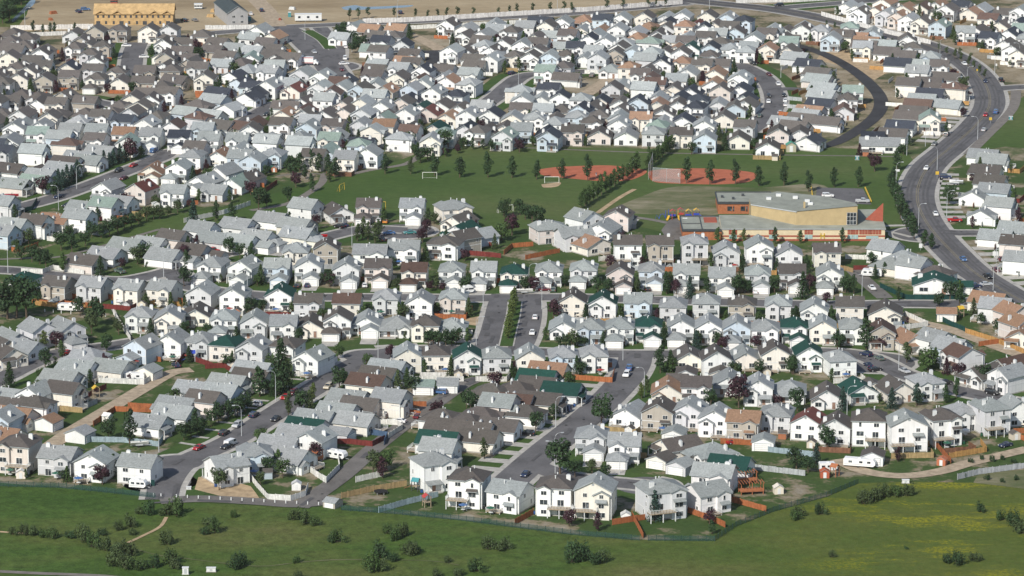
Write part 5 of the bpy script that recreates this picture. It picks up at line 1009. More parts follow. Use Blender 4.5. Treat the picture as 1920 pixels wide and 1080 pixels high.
# x, y, kind, colour, turn ('' along the road, + across it), label
CARS = """373,843 sedan r . bright red sedan by the corner lawn at left diagonal street's foot
420,816 suv k . black sport utility on left diagonal street's left kerb
445,801 suv s . silver sport utility behind the black one on diagonal street
476,782 suv n . dark navy sport utility on the left diagonal street
517,789 sedan k . dark sedan parked on diagonal street's right kerb
535,748 sedan r . red sedan, front of two reds on left diagonal street
549,740 suv m . maroon sport utility behind red sedan on diagonal street
478,762 suv w + white sport utility on a driveway off left diagonal street
616,729 suv c . beige sport utility beside round tree, right of diagonal street
432,836 van w . white van at the foot of left diagonal street
425,841 sedan k . dark sedan before the white van near corner house
748,793 sedan w + white sedan parked behind brown fence off the paved alley
784,784 sedan m . maroon car nosing onto the paved alley
825,739 suv b + pale blue sport utility before brown-doored white garage
1175,706 suv w . white sport utility parked at top of central street
1180,694 pickup b . blue-grey pickup ahead of white one, top of central street
988,817 suv k + black sport utility on central street driveway
1056,772 van n + navy van on a driveway left of central street
1018,779 sedan k + dark sedan on driveway before pinkish house
1003,598 sedan w . white hatchback going down the boulevard's right lane
998,627 sedan w . white car nearest the bottom of the boulevard
905,544 sedan k + dark car before white garage, upper cross street
1021,546 sedan m + maroon car before pale grey double garage
1037,546 sedan e + grey-green car right of maroon one
1076,545 sedan k + dark car before blue-grey garage, upper cross street
1373,652 sedan n + dark blue car on lower cross street driveway
557,539 sedan k + black car, left of two before gabled garage
576,538 sedan n + navy car, right of two before gabled garage
684,538 sedan w + white car before brown-gabled house's garage
1174,545 sedan k + black car before twin-gabled brown-roofed house
1203,543 sedan s + silver car left of two by blue-trimmed house
1216,545 sedan k + black car right of two by blue-trimmed house
1417,550 sedan w + white car beside double garage, upper cross street right
1624,668 suv n . dark blue sport utility where lower cross street bends
1649,675 sedan e . grey-green sedan at the lower cross street bend
1628,688 sedan n + navy car on the inner side of street bend
1641,696 sedan k + black car on the inner side of street bend
1696,699 sedan s . silver sedan below the lamp on street bend
1773,722 suv k + dark vehicle by white house, right bend
1860,740 suv k . dark vehicle on the lower bend's far kerb
1737,318 sedan w . white car on the arterial beside the yellow sign
1754,404 sedan w . white-roofed dark-windowed car on arterial's inner bend
1806,489 sedan b . blue car on the arterial near branch street
1852,522 pickup k . black pickup low on the arterial
1868,509 sedan m . dark maroon car at arterial's right kerb
1849,536 sedan s + silver car turning off the arterial
1828,540 suv n + navy vehicle beside green-roofed garage
1848,218 sedan r . red car on arterial's upper bend
1867,213 pickup b . blue pickup at the arterial's outer kerb
1775,255 suv g . grey vehicle upper of two low arterial kerb cars
1752,273 sedan g . grey sedan lower of two arterial kerb cars
1808,122 sedan w . white sedan high on the arterial's curve
1847,155 sedan n . blue sedan at the arterial's top bend
1877,153 pickup k . black pickup with trailer on the arterial branch
1845,246 sedan s . pale car at arterial kerb above footpath
1790,416 pickup r + bright red pickup on driveway right of arterial
1842,458 pickup w + white pickup on driveway right of branch street
1773,335 suv n + dark blue vehicle on driveway beside yellow sign
1884,490 suv m + maroon vehicle on right-edge driveway
1905,497 suv n + dark vehicle by the right picture edge
1552,370 suv w + white sport utility in school parking lot's left corner
1617,380 pickup s + silver pickup in school parking lot's right corner
1635,543 sedan w . white car in alley left of green fence
330,688 sedan n + dark blue car beside red-fenced yard
125,665 sedan r . red car beside the lower-left grey hip roof
60,666 suv k + black vehicle, right of two on lower-left driveway
45,670 sedan k + black car, left of two on lower-left driveway
250,313 sedan r . red car on the upper left street
222,323 suv k . dark vehicle below red car on left street
232,337 sedan m . dark maroon car opposite the dark vehicle, left street
110,372 sedan n . navy car on the lower part of left street
126,388 sedan k . black car below lamp on the left street
162,275 sedan k + black car before blue-doored garage upper left
262,280 suv k + dark vehicle before grey garage upper left
288,286 van b . long blue-grey vehicle across upper left corner
325,282 suv b + blue vehicle before black-roofed garage
710,418 pickup w + white pickup before open brown garage, cul-de-sac
723,418 sedan o + small orange car before open brown garage
729,440 sedan b . blue car on the cul-de-sac
768,439 sedan t . teal car on the cul-de-sac's right side
717,452 sedan k + dark car below cul-de-sac island
636,428 suv k + black vehicle before hipped garage on crescent
645,425 sedan n + navy vehicle right of black one on crescent
548,450 sedan b + blue vehicle beside red covered boat
505,458 sedan k + dark car on crescent driveway
400,473 pickup r + bright red pickup on the crescent above cross street
225,512 pickup e + grey-green pickup before brown crescent garage
412,357 suv k . dark vehicle beside white-sided house above greenway
1885,838 sedan n . navy car on bottom-right lane
985,893 sedan n . dark car at the mouth of the court
1375,832 sedan r + red car behind hip-roofed court house
589,100 sedan s . silver car at far boulevard's left kerb
647,112 suv w . white vehicle on far boulevard's right kerb
645,122 sedan w . pale car below white one, far boulevard
641,133 sedan m . maroon car lowest on far boulevard kerb
648,90 sedan w . white car on far boulevard beside trees
637,77 sedan s . silver car upper far boulevard
625,67 sedan k . black car at far boulevard's top
1470,181 sedan k . black car topmost of right loop row
1472,191 sedan w . white car second in right loop row
1473,199 sedan w . pale car third in right loop row
1463,213 sedan s . silver car lowest of right loop row
1441,182 sedan k . black car upper of left loop kerb pair
1441,193 sedan w . white car lower of left loop kerb pair
1425,220 sedan e . green car low on right loop street
1410,228 sedan k . dark car lowest on right loop street
1412,122 suv k . dark vehicle at the top of right loop street
1442,142 sedan m . dark red car on right loop street
1459,160 sedan w . white car at right loop spur
960,140 suv n . dark vehicle on bulb street's left side
1015,133 sedan k . left black car below field-side white houses
1030,132 sedan k . middle black car below field-side white houses
1050,133 suv k . right black vehicle below field-side white houses
955,172 sedan b . pale blue car at bulb street bend
952,182 sedan k . black car at bulb street bend
1110,144 pickup g . grey pickup by the dirt lane
1165,175 pickup b . blue pickup by the white fenced yard
493,193 suv n . dark vehicle on middle left street
522,201 sedan m . maroon car on middle left street
500,217 sedan k . black car low on middle left street
147,24 suv n + dark vehicle left on dirt building site
160,20 suv b + blue vehicle behind dark one on building site
345,41 suv k + dark green vehicle right of plywood building
365,40 sedan g + grey car right of plywood building
750,26 suv n + dark vehicle on dirt beside far sound wall
1460,12 suv k . dark vehicle on far arterial junction
1797,62 suv k + black vehicle in top right lane
490,22 suv n . dark vehicle on far dirt road
470,28 sedan w . white car on far dirt road's left
237,88 sedan w + white car on top court's left driveway
270,109 sedan w + white car left on top court's right side
296,112 sedan w + white car right on top court's right side
170,200 sedan m . dark red car on upper left street"""
for ln in CARS.splitlines():
    pos, k, c, turn, lab = ln.split(' ', 4); x, y = map(float, pos.split(',')); p = G(x, y); hd = road_dir(p.x, p.y)
    if turn == '+': hd += math.pi / 2
    elif R.random() < .5: hd += math.pi
    cat, nm = CARCAT[k]
    put_car(k, c, p, 1, hd, lab, cat, nm, 'vehicles parked or driving in the suburb')
# caravans, trailers, boats
def caravan(x, y, hd, L, label, h=2.7):
    p = G(x, y); root = empty('caravan', (p.x, p.y, .12), rad(hd)); tag(root, label, 'caravan')
    mb = MB(); loft(mb, [(-L / 2, .55), (L / 2 - .6, .55), (L / 2, 1.1), (L / 2 - .1, 1.9), (L / 2 - .7, h - .05), (-L / 2 + .25, h), (-L / 2, h - .3)], 1.15, 1.2, h, .55, 'paint'); link('body', mb.mesh('body'), root, col=(.76, .76, .74))
    for s_ in (-1, 1):
        for xx in (-L * .28, L * .05, L * .3):
            g = MB(); g.box(xx - .5, xx + .5, s_ * 1.19 - .02, s_ * 1.19 + .02, 1.45, 2.05, 'glass'); link('window', g.mesh('window'), root)
        st = MB(); st.box(-L / 2 + .3, L / 2 - .9, s_ * 1.2 - .015, s_ * 1.2 + .015, .95, 1.1, 'metal'); link('stripe', st.mesh('stripe'), root)
        wl = MB(); wl.cyl((-.4, s_ * 1.05, .36), (0, 1, 0), .36, .22, 'tyre'); link('wheel', wl.mesh('wheel'), root)
    rv = MB(); rv.box(-.4, .4, -.4, .4, h - .05, h + .22, 'trim'); link('roof_vent', rv.mesh('roof_vent'), root)
    hb = MB(); hb.tube([(L / 2 - .3, 0, .55), (L / 2 + 1.0, 0, .5)], .06, 'metal'); link('tow_bar', hb.mesh('tow_bar'), root)
for a in ((132, 584, -8, 8.6, "long white caravan beside the tan lane behind upper left houses"), (1634, 519, 170, 7.2, "white caravan parked below the dark red fence"), (1612, 876, -15, 9.4, "long white fifth-wheel caravan beside small white garage"),
          (245, 714, 175, 9.0, "long white caravan by the white fence at gravel lane"), (632, 861, -30, 6.2, "white caravan parked at the foot of paved alley"), (1552, 884, 5, 5.2, "small white caravan beside the red shed"),
          (41, 218, 0, 6.5, "white caravan in far upper left yard"), (1447, 268, 0, 5.5, "white caravan at the lane mouth above the field"), (878, 550, 20, 3.6, "short white trailer on the upper cross street kerb"), (260, 916, -14, 5.0, "white tent-trailer behind the third bottom-left meadow house")): caravan(*a)
def boat(x, y, hd, col, label, L=5.4):
    p = G(x, y); root = empty('boat', (p.x, p.y, .1), rad(hd)); tag(root, label, 'boat')
    mb = MB(); n_ = 8; ring = []
    for k in range(n_ + 1):
        t = k / n_; wd = 1.05 * (1 - t ** 3) + .02; ring.append(((t - .5) * L, wd))
    for i in range(n_):
        (x0, w0), (x1, w1) = ring[i], ring[i + 1]
        for s_ in (-1, 1):
            f = [(x0, s_ * w0, 1.5), (x1, s_ * w1, 1.55), (x1, s_ * w1 * .4, .75), (x0, s_ * w0 * .4, .75)]; mb.poly(f if s_ < 0 else f[::-1], 'paint')
        mb.poly([(x0, -w0, 1.5), (x1, -w1, 1.55), (x1, 0, 1.78), (x0, 0, 1.72)], 'paint'); mb.poly([(x0, 0, 1.72), (x1, 0, 1.78), (x1, w1, 1.55), (x0, w0, 1.5)], 'paint')
    mb.poly([(-L / 2, -1.05, 1.5), (-L / 2, 1.05, 1.5), (-L / 2, .42, .75), (-L / 2, -.42, .75)], 'paint')
    link('hull', mb.mesh('hull'), root, col=col)
    ws = MB(); ws.box(.1, .2, -.7, .7, 1.7, 2.15, 'glass'); link('windscreen', ws.mesh('windscreen'), root)
    tr_ = MB(); tr_.box(-L / 2, L / 2 + .9, -.07, .07, .42, .56, 'metal'); tr_.box(-1.2, 1.0, -.8, .8, .56, .74, 'metal'); link('trailer', tr_.mesh('trailer'), root)
    for s_ in (-1, 1):
        wl = MB(); wl.cyl((-.5, s_ * .95, .3), (0, 1, 0), .3, .2, 'tyre'); link('wheel', wl.mesh('wheel'), root)
boat(983, 551, 5, (.74, .72, .66), "white boat on trailer at the head of the boulevard", 6.0)
boat(1793, 346, 170, (.76, .76, .76), "white boat on trailer on driveway right of arterial")
boat(595, 449, 8, (.42, .012, .015), "boat under bright red cover on crescent driveway", 7.5)
boat(262, 838, 10, (.6, .6, .55), "pale open boat behind the white meadow house")
boat(22, 372, 0, (.35, .04, .05), "red and white striped boat at far left above left street")
# white box truck with a purple patch at the far boulevard
p = G(575, 122); root = empty('box_truck', (p.x, p.y, .13), rad(-6)); tag(root, "white and pink rental box truck parked on far boulevard's left kerb", 'truck')
mb = MB(); mb.box(-4.3, 3.2, -1.2, 1.2, .9, 3.7, 'paint'); link('cargo_box', mb.mesh('cargo_box'), root, col=(.76, .74, .72))
mb = MB(); loft(mb, [(3.3, .5), (5.4, .5), (5.45, 1.3), (4.9, 1.5), (4.5, 2.4), (3.3, 2.45)], 1.0, 1.1, 2.45, .5, 'paint'); link('cab', mb.mesh('cab'), root, col=(.76, .76, .74))
for x0, x1, z0, z1, mt in ((-3.4, -1.6, 2.2, 3.2, 'purple'), (-4.2, 3.1, 3.3, 3.6, 'red_lens'), (-4.2, 3.1, 1.0, 1.3, 'red_lens')):
    mb = MB(); mb.box(x0, x1, -1.23, -1.2, z0, z1, mt); link('graphic_panel', mb.mesh('graphic_panel'), root)
for x in (-2.8, 4.4):
    for s_ in (-1, 1): mb = MB(); mb.cyl((x, s_ * 1.0, .48), (0, 1, 0), .48, .3, 'tyre'); link('wheel', mb.mesh('wheel'), root)

# ------------------------------------------------------------------ fences
FC = dict(w=(.72, .71, .67), o=(.36, .125, .05), b=(.20, .10, .06), r=(.17, .035, .03), g=(.38, .40, .41), u=(.33, .42, .46), n=(.30, .21, .11), k=(.012, .055, .05), B=(.07, .12, .20), t=(.36, .26, .13), y=(.44, .25, .09))
FNAME = dict(w='white', o='orange-stained', b='brown', r='dark red', g='grey', u='blue-grey', n='weathered brown', k='dark green', B='dark blue', t='tan', y='yellow-brown')
POSTM = {}
def fence(P, c, label, h=1.75, mat='board', group=None):
    P = [Vector((p.x, p.y)) for p in P]; root = empty('fence', (P[0].x, P[0].y, .05)); tag(root, label, 'fence', group); bd = MB(); po = []; o = P[0]; wood = mat == 'board'
    for a, b in zip(P, P[1:]):
        a, b = a - o, b - o; L = (b - a).length; t = (b - a) / L; n_ = max(1, round(L / 2.4))
        for k in range(n_):
            p0, p1 = a + t * (L * k / n_ + .06), a + t * (L * (k + 1) / n_ - .06)
            hh = h * R.uniform(.96, 1.04)
            if wood: bd.obox(p0, p1, .06, .06, hh, mat)
            else: bd.poly([(*p0, .05), (*p1, .05), (*p1, hh), (*p0, hh)], mat)
            po.append((p0.x - .04, p0.y - .01))
    link('panel', bd.mesh('panel'), root, col=tint(FC[c], .1)); pc = tint(FC[c], .15)
    key = (round(h, 2), wood)
    if key not in POSTM: mb = MB(); mb.box(-.07, .07, -.07, .07, 0, h + .1, mat if wood else 'post_green'); mb.box(-.09, .09, -.09, .09, h + .1, h + .15, mat if wood else 'post_green'); POSTM[key] = mb.mesh('post')
    if len(po) > 95: po = po[::2]
    for q in po: link('post', POSTM[key], root, (q[0], q[1], 0), 0, pc)
    return root
def fence_s(s, c, label, **k): return fence(P2(s), c, label, **k)
FENCES = [
 ("465,893 482,915 502,937 545,940 573,931 578,915", 'w', "curved white vinyl fence around corner yard by edge alley"),
 ("125,820 150,829 230,830 298,838 306,826", 'u', "blue-grey board fence at the corner of left diagonal street"),
 ("600,865 632,850 637,880 612,905 590,893", 'w', "tall white zigzag fence beside paved alley"), ("580,885 612,907", 'w', "short white panel fence behind zigzag fence"),
 ("640,935 700,922 763,912", 't', "tan board fence behind trampoline lawn"), ("667,905 720,893", 'w', "white board fence above trampoline lawn"),
 ("710,962 765,946 822,932", 'u', "teal-blue slatted fence between two meadow yards"), ("620,833 655,833 698,838 722,826", 'r', "dark red board fence beside paved alley"), ("643,810 690,815 727,820 720,836", 'B', "dark blue board fence behind dark red fence"), ("728,823 755,806 745,798 710,795", 'w', "white board fence corner by parked white sedan"),
 ("705,780 760,778 800,783 820,767", 'o', "lower orange-stained fence behind cream house at alley"), ("745,762 800,763", 'o', "upper orange-stained fence behind lower orange one"), ("772,716 870,716", 'w', "long white fence left of the alley head"), ("892,716 950,716 965,700", 'w', "white fence right of the alley head"),
 ("1072,712 1148,718 1152,700", 'o', "orange-red fence around corner yard at central street"), ("1000,965 965,985", 'o', "orange fence between two bottom-centre meadow houses"), ("1148,985 1210,975", 'o', "orange fence beside small white shed"), ("1185,970 1206,1010", 'o', "brown diagonal fence between two meadow yards"),
 ("1290,962 1340,980 1360,990", 'o', "orange-brown fence beside grey meadow house"), ("1365,940 1437,960", 'o', "orange fence below deck with pergola"), ("1440,848 1530,858", 'u', "pale blue-grey fence below bottom-right yards"), ("1400,880 1510,893", 'g', "long grey fence along the bottom-right lane"),
 ("1780,860 1850,848 1838,832", 'y', "new yellow-brown fence corner behind dark-roofed walkout house"), ("1752,835 1783,870", 'o', "brown fence beside tall white walkout house"), ("1795,900 1835,890 1925,878", 'g', "grey board fence around bottom-right garden"), ("1898,820 1930,830", 'o', "orange fence at bottom-right picture edge"),
 ("268,575 300,571 357,578", 'y', "yellow-brown fence behind the long white caravan, upper left") , ("62,572 105,577 160,580", 'y', "yellow-brown fence left of the long white caravan"), ("213,590 245,640", 'w', "long white diagonal fence on grassy corner"), ("40,512 80,514 100,506 158,515", 'w', "white fence stepping below brown-roofed crescent house"),
 ("185,718 270,722 292,708", 'w', "white picket fence beside the caravan at gravel lane"), ("140,772 165,765 183,757", 'g', "grey fence along left edge of gravel lane"), ("240,765 300,769", 'o', "orange fence in yard right of gravel lane"), ("175,800 215,772 290,774", 'o', "bright red-orange fence enclosing parked blue car"), ("100,770 155,775", 't', "tan fence below grey hipped house, gravel lane"),
 ("385,692 420,690 435,700", 'r', "dark red fence at the top of gravel lane"), ("330,690 345,672 400,690", 'r', "red-brown fence below cream hipped house"), ("548,706 590,706 633,678", 'w', "white vinyl fence at the diagonal street's top corner"),
 ("870,478 940,484", 'r', "dark red fence behind upper cross street lawn"), ("945,478 960,465 1000,462", 'o', "orange fence beside path from field"), ("985,487 1050,474", 'o', "orange fence below pale grey field house"), ("1585,486 1655,488", 'w', "white fence behind house right of school"), ("1600,507 1655,506", 'r', "dark red fence above parked caravan"),
 ("1650,540 1700,562 1810,562", 'k', "dark green fence around the wide green-roofed house"), ("1755,598 1780,610 1815,625", 'k', "dark green slanting fence beside right gravel lane"), ("1810,625 1860,640 1930,668", 'y', "yellow-brown fence along right gravel lane"), ("1835,650 1925,638", 'o', "bright orange fence at right edge below gravel lane"), ("1670,622 1740,612 1695,592", 'w', "long white fence above right gravel lane"),
 ("345,418 420,402 470,385", 'w', "white vinyl fence along the greenway yard"), ("310,386 372,384", 'o', "red-orange fence below white flat-fronted house"), ("185,412 260,414", 'o', "orange fence below white row backing greenway"), ("495,362 520,345", 'r', "dark red fence near footpath fork"), ("0,408 60,395 70,378", 'k', "dark green fence around far left corner yard"),
 ("1530,495 1600,512", 'n', "brown fence beside the last two-storey below school"), ("705,282 740,270 790,288", 'g', "grey fence running down to the footpath"), ("1378,272 1420,279 1540,280", 'y', "tan fence below lane mouth above the field"), ("290,912 240,908", 'k', "low dark green fence behind first meadow houses"),
]
for s, c, lab in FENCES: fence_s(s, c, lab)
CHAIN = [("0,912 110,915 200,924 292,934", "green chain-link fence below bottom-left meadow houses"), ("640,957 740,964 860,976", "green chain-link fence below trampoline yard"), ("860,976 960,989 1070,1003 1200,1014", "green chain-link fence below bottom-centre meadow houses"),
         ("1215,1014 1340,1015", "green chain-link fence along bottom of pale grey house's lawn"), ("1340,1015 1380,988 1450,960", "green chain-link fence climbing right from lawn corner"), ("1450,960 1550,932 1610,907", "green chain-link fence beside red shed yard")]
for s, lab in CHAIN: fence_s(s, 'k', lab, h=1.5, mat='chain_link')
# sound walls
for s, lab, hh in (("680,44 760,42 900,34 1100,22 1280,8", "long white sound wall between far arterial and dirt field", 2.4), ("20,57 90,56 175,54", "white sound wall at far left above dark roofs", 2.4), ("50,69 125,66", "nearer white wall behind dark roofs, far left", 2.0),
                 ("385,56 480,55", "white wall below the unfinished townhouses", 2.2), ("720,58 840,52 1000,44", "nearer white wall above far roofs", 2.0), ("1540,30 1640,58 1745,84", "white wall along upper side of arterial", 2.2), ("1380,6 1500,4 1600,-2", "white wall along the far branch street", 2.2)):
    fence_s(s, 'w', lab, h=hh)
# back-yard and side-yard fences tied to the rows
nf = 0
def world(q, lx, ly):
    c, s_ = math.cos(q['cy']), math.sin(q['cy']); return Vector((q['x'] + c * lx - s_ * ly, q['y'] + s_ * lx + c * ly, 0))
BYROW = {}
for q in HOUSES: BYROW.setdefault(q['row'], []).append(q)
for row, L in BYROW.items():
    L.sort(key=lambda q: q['i'])
    for q in L:
        if abs(math.degrees(q['cy'])) > 40 and q['face'] == 'f' and math.degrees(q['cy']) < 200: pass
        if 'meadow' in row: continue
        col = R.choice('wwogobtgrny')
        a, b = world(q, q['W'] / 2 + .15, 1), world(q, q['W'] / 2 + 1.9, 1)
        if R.random() < .8 and house_clear((a.x + b.x) / 2 , (a.y + b.y) / 2, -.3) and road_clear(b.x, b.y, 1):
            fence([a, b], col, f"{FNAME[col]} side fence right of {q['ref']}"); nf += 1
        if q['face'] == 'b' or math.degrees(q['cy']) > 100:
            dy = -q['D'] / 2 - R.uniform(5, 8.5); sgn = 1
            if math.degrees(q['cy']) > 200: dy = -dy
            a, b, e = world(q, -q['W'] / 2 - .9, dy), world(q, q['W'] / 2 + .9, dy), world(q, q['W'] / 2 + .9, dy * .6)
            if R.random() < .78 and all(house_clear(z.x, z.y, .2) and road_clear(z.x, z.y, .8) for z in (a, b, e, (a + b) / 2)):
                fence([a, b, e], col, f"{FNAME[col]} back fence of {q['ref']}"); nf += 1
print("auto fences", nf)
SHEDC = [((.72, .71, .68), 'white'), ((.50, .50, .50), 'grey'), ((.36, .14, .07), 'rust-brown'), ((.60, .54, .44), 'tan'), ((.40, .46, .50), 'blue-grey')]
AUTOSHED = []
for row, L in BYROW.items():
    for q in L:
        if q['face'] == 'b' and 'meadow' not in row and R.random() < .5:
            lx = R.choice([-1, 1]) * q['W'] * .36; p = world(q, lx, -q['D'] / 2 - R.uniform(4.4, 6.0))
            if house_clear(p.x, p.y, 1.0) and road_clear(p.x, p.y, 1.5): AUTOSHED.append((p, R.choice(SHEDC), q))

# ------------------------------------------------------------------ sheds, decks, yard things
def shed(x, y, rz, c, rc, label, s_=1.0):
    p = G(x, y) if y is not None else x; root = empty('garden_shed', (p.x, p.y, .05), rad(rz)); root.scale = (s_,) * 3; tag(root, label, 'shed'); wl, rf = MB(), MB()
    walls(wl, -1.3, 1.3, -1.2, 1.2, 1.9, .6, 'y', 'siding'); gable_roof(rf, -1.3, 1.3, -1.2, 1.2, 1.9, .6, 'y', .18, .08); link('wall', wl.mesh('wall'), root, col=c); link('roof', rf.mesh('roof'), root, col=rc)
    d = MB(); d.box(-.45, .45, -1.25, -1.2, .08, 1.75, 'trim'); link('door', d.mesh('door'), root)
for p, (c, cn), q in AUTOSHED: shed(p, None, math.degrees(q['cy']) + R.choice([0, 90]), tint(c), tint(RC[R.choice('gdd')]), f"small {cn} shed behind {q['ref']}", R.uniform(.85, 1.1))
def bin_meshes():
    a, b, c = MB(), MB(), MB(); a.box(-.28, .28, -.3, .3, .1, 1.0, 'paint'); b.box(-.31, .31, -.34, .33, 1.0, 1.1, 'dark_trim'); c.cyl((0, .28, .12), (1, 0, 0), .12, .6, 'tyre', 8); return [('body', a.mesh('body')), ('lid', b.mesh('lid')), ('wheel', c.mesh('wheel'))]
def table_meshes():
    a, b, c = MB(), MB(), MB(); a.cyl((0, 0, .72), (0, 0, 1), .65, .05, 'trim', 12); b.tube([(0, 0, 0), (0, 0, 2.4)], .04, 'metal', 5); n_ = 10
    for k in range(n_):
        p0, p1 = [(1.35 * math.cos(q * 6.2832 / n_), 1.35 * math.sin(q * 6.2832 / n_), 2.05) for q in (k, k + 1)]; c.poly([p0, p1, (0, 0, 2.5)], 'paint')
    return [('table_top', a.mesh('table_top')), ('pole', b.mesh('pole')), ('canopy', c.mesh('canopy'))]
BINM, TABM = bin_meshes(), table_meshes(); nb = nt_ = 0
for row, L in BYROW.items():
    for q in L:
        c_, s_ = math.cos(q['cy']), math.sin(q['cy'])
        if R.random() < .45 and nb < 70:
            sd = R.choice([-1, 1]); p = world(q, sd * (q['W'] / 2 + .6), -q['D'] / 2 + R.uniform(-.2, 1.5)); cn, cc = R.choice([('blue', (.03, .09, .25)), ('black', (.02, .02, .022)), ('green', (.02, .09, .05))])
            if house_clear(p.x, p.y, .1) and road_clear(p.x, p.y, .5):
                root = empty('wheeled_bin', (p.x, p.y, .06), q['cy'] + R.uniform(-.4, .4)); tag(root, f"{cn} wheeled bin {'right' if sd * c_ > 0 else 'left'} of {q['ref']}", 'bin'); nb += 1
                for nm, me in BINM: link(nm, me, root, col=cc)
        if q['face'] == 'b' and R.random() < .5 and nt_ < 50:
            p = world(q, R.uniform(-3, 3), -q['D'] / 2 - R.uniform(3.2, 4.4)); cn, cc = R.choice([('cream', (.62, .56, .45)), ('dark green', (.02, .10, .06)), ('red', (.30, .04, .03)), ('blue', (.05, .12, .28)), ('white', (.7, .7, .68))])
            if house_clear(p.x, p.y, .4) and road_clear(p.x, p.y, 1.5):
                root = empty('patio_table', (p.x, p.y, .06)); tag(root, f"{cn} patio umbrella and table behind {q['ref']}", 'patio table'); nt_ += 1
                for nm, me in TABM: link(nm, me, root, col=cc)
shed(1173, 976, 0, (.78, .78, .75), (.55, .55, .53), "small white garden shed beside orange fence by the meadow")
shed(1546, 895, 0, (.40, .10, .05), (.36, .10, .05), "red-stained shed with white door in bottom-right yard")
shed(1459, 925, 10, (.7, .64, .52), (.6, .55, .48), "cream playhouse shed near the chain-link fence right"); shed(40, 896, 0, (.72, .66, .58), (.6, .58, .55), "small pale shed under the first meadow house")
shed(556, 918, 0, (.72, .72, .70), (.5, .5, .5), "small grey-white shed inside curved white fence"); shed(292, 390, 20, (.76, .75, .72), (.45, .46, .46), "white shed behind white house row at greenway"); shed(1766, 872, -20, (.42, .14, .07), (.40, .14, .07), "low orange-stained shed by yellow-brown fence")
shed(202, 790, 60, (.74, .72, .66), (.7, .7, .66), "boxy white shed beside red-orange fence, gravel lane"); shed(1582, 706, 5, (.72, .70, .64), (.5, .5, .5), "small cream shed behind white hipped house"); shed(1483, 284, 0, (.42, .40, .30), (.06, .26, .18), "tan utility hut with green roof at field edge", 1.5)
shed(1700, 268, 0, (.6, .6, .58), (.5, .5, .48), "grey utility hut at the field's upper right corner", 1.3)
# trampoline, play pieces
p = G(714, 926); root = empty('trampoline', (p.x, p.y, .05)); tag(root, "round black trampoline on lawn behind tan fence", 'trampoline'); mb = MB(); mb.cyl((0, 0, .8), (0, 0, 1), 2.0, .06, 'tyre', 20); link('mat', mb.mesh('mat'), root)
for k in range(6): mb = MB(); a = k * 1.047; mb.tube([(1.9 * math.cos(a), 1.9 * math.sin(a), 0), (1.9 * math.cos(a), 1.9 * math.sin(a), .8)], .05, 'metal'); link('leg', mb.mesh('leg'), root)
def play_tower(x, y, c, rc, sc_, label):
    p = G(x, y); root = empty('play_tower', (p.x, p.y, .05), R.uniform(0, 3)); tag(root, label, 'play structure')
    for a, b in ((-.8, -.8), (.8, -.8), (.8, .8), (-.8, .8)): mb = MB(); mb.box(a - .08, a + .08, b - .08, b + .08, 0, 2.6, c); link('post', mb.mesh('post'), root)
    mb = MB(); mb.box(-.85, .85, -.85, .85, 1.2, 1.32, 'deck_wood'); link('platform', mb.mesh('platform'), root)
    mb = MB(); gable_roof(mb, -.9, .9, -.9, .9, 2.55, .8, 'y', .1, .06); m_ = mb.mesh('canopy'); m_.materials.clear(); m_.materials.append(M[rc]); m_.materials.append(M[rc]); link('canopy', m_, root)
    mb = MB(); mb.box(-.3, .3, -.3, .3, 0, .05, sc_); me = MB(); me.poly([(-.3, .85, 1.3), (.3, .85, 1.3), (.3, 3.3, .25), (-.3, 3.3, .25)], sc_); me.poly([(-.3, 3.3, .22), (.3, 3.3, .22), (.3, .85, 1.27), (-.3, .85, 1.27)], sc_); link('slide', me.mesh('slide'), root)
    root.scale = (1.15,) * 3
play_tower(780, 920, 'dark_trim', 'teal', 'play_red', "teal-roofed dark play tower beside white grey-roofed house")
play_tower(800, 950, 'deck_wood', 'play_red', 'play_red', "low red play set with swing by teal-blue fence"); play_tower(1565, 893, 'brick_orange', 'brick_orange', 'brick_orange', "orange wooden playhouse beside red-stained shed")
play_tower(1800, 594, 'deck_wood', 'yellow_paint', 'yellow_paint', "wooden play set with bright yellow slide, right edge"); play_tower(360, 678, 'metal', 'play_blue', 'play_blue', "blue swing frame behind pale grey hipped house"); play_tower(180, 745, 'deck_wood', 'yellow_paint', 'play_blue', "timber play set left of gravel lane")
# orange pergola decks
def pergola(x, y, rz, label):
    p = G(x, y); root = empty('pergola_deck', (p.x, p.y, .05), rad(rz)); tag(root, label, 'deck')
    mb = MB(); mb.box(-3.4, 3.4, -1.8, 1.8, .9, 1.1, 'brick_orange'); link('platform', mb.mesh('platform'), root)
    for a in (-3.2, 0, 3.2):
        for b in (-1.6, 1.6): mb = MB(); mb.box(a - .1, a + .1, b - .1, b + .1, 0, 3.3, 'brick_orange'); link('post', mb.mesh('post'), root)
    mb = MB()
    for k in range(9): mb.box(-3.5 + k * .86, -3.38 + k * .86, -2, 2, 3.3, 3.5, 'brick_orange')
    link('roof_slats', mb.mesh('roof_slats'), root); mb = MB(); mb.box(-3.4, 3.4, -1.85, -1.8, 1.1, 1.9, 'brick_orange'); link('railing', mb.mesh('railing'), root)
pergola(1408, 925, 10, "orange-stained deck with pergola right of white grey-roofed houses"); pergola(940, 955, -26, "orange-stained deck behind white house facing the meadow"); pergola(1395, 905, 14, "smaller orange-stained pergola behind white house, court end")
pergola(585, 868, 60, "red-stained deck beside the purple tree, edge alley"); pergola(1440, 425, 0, "orange timber shelter hidden at school wing") if False else None

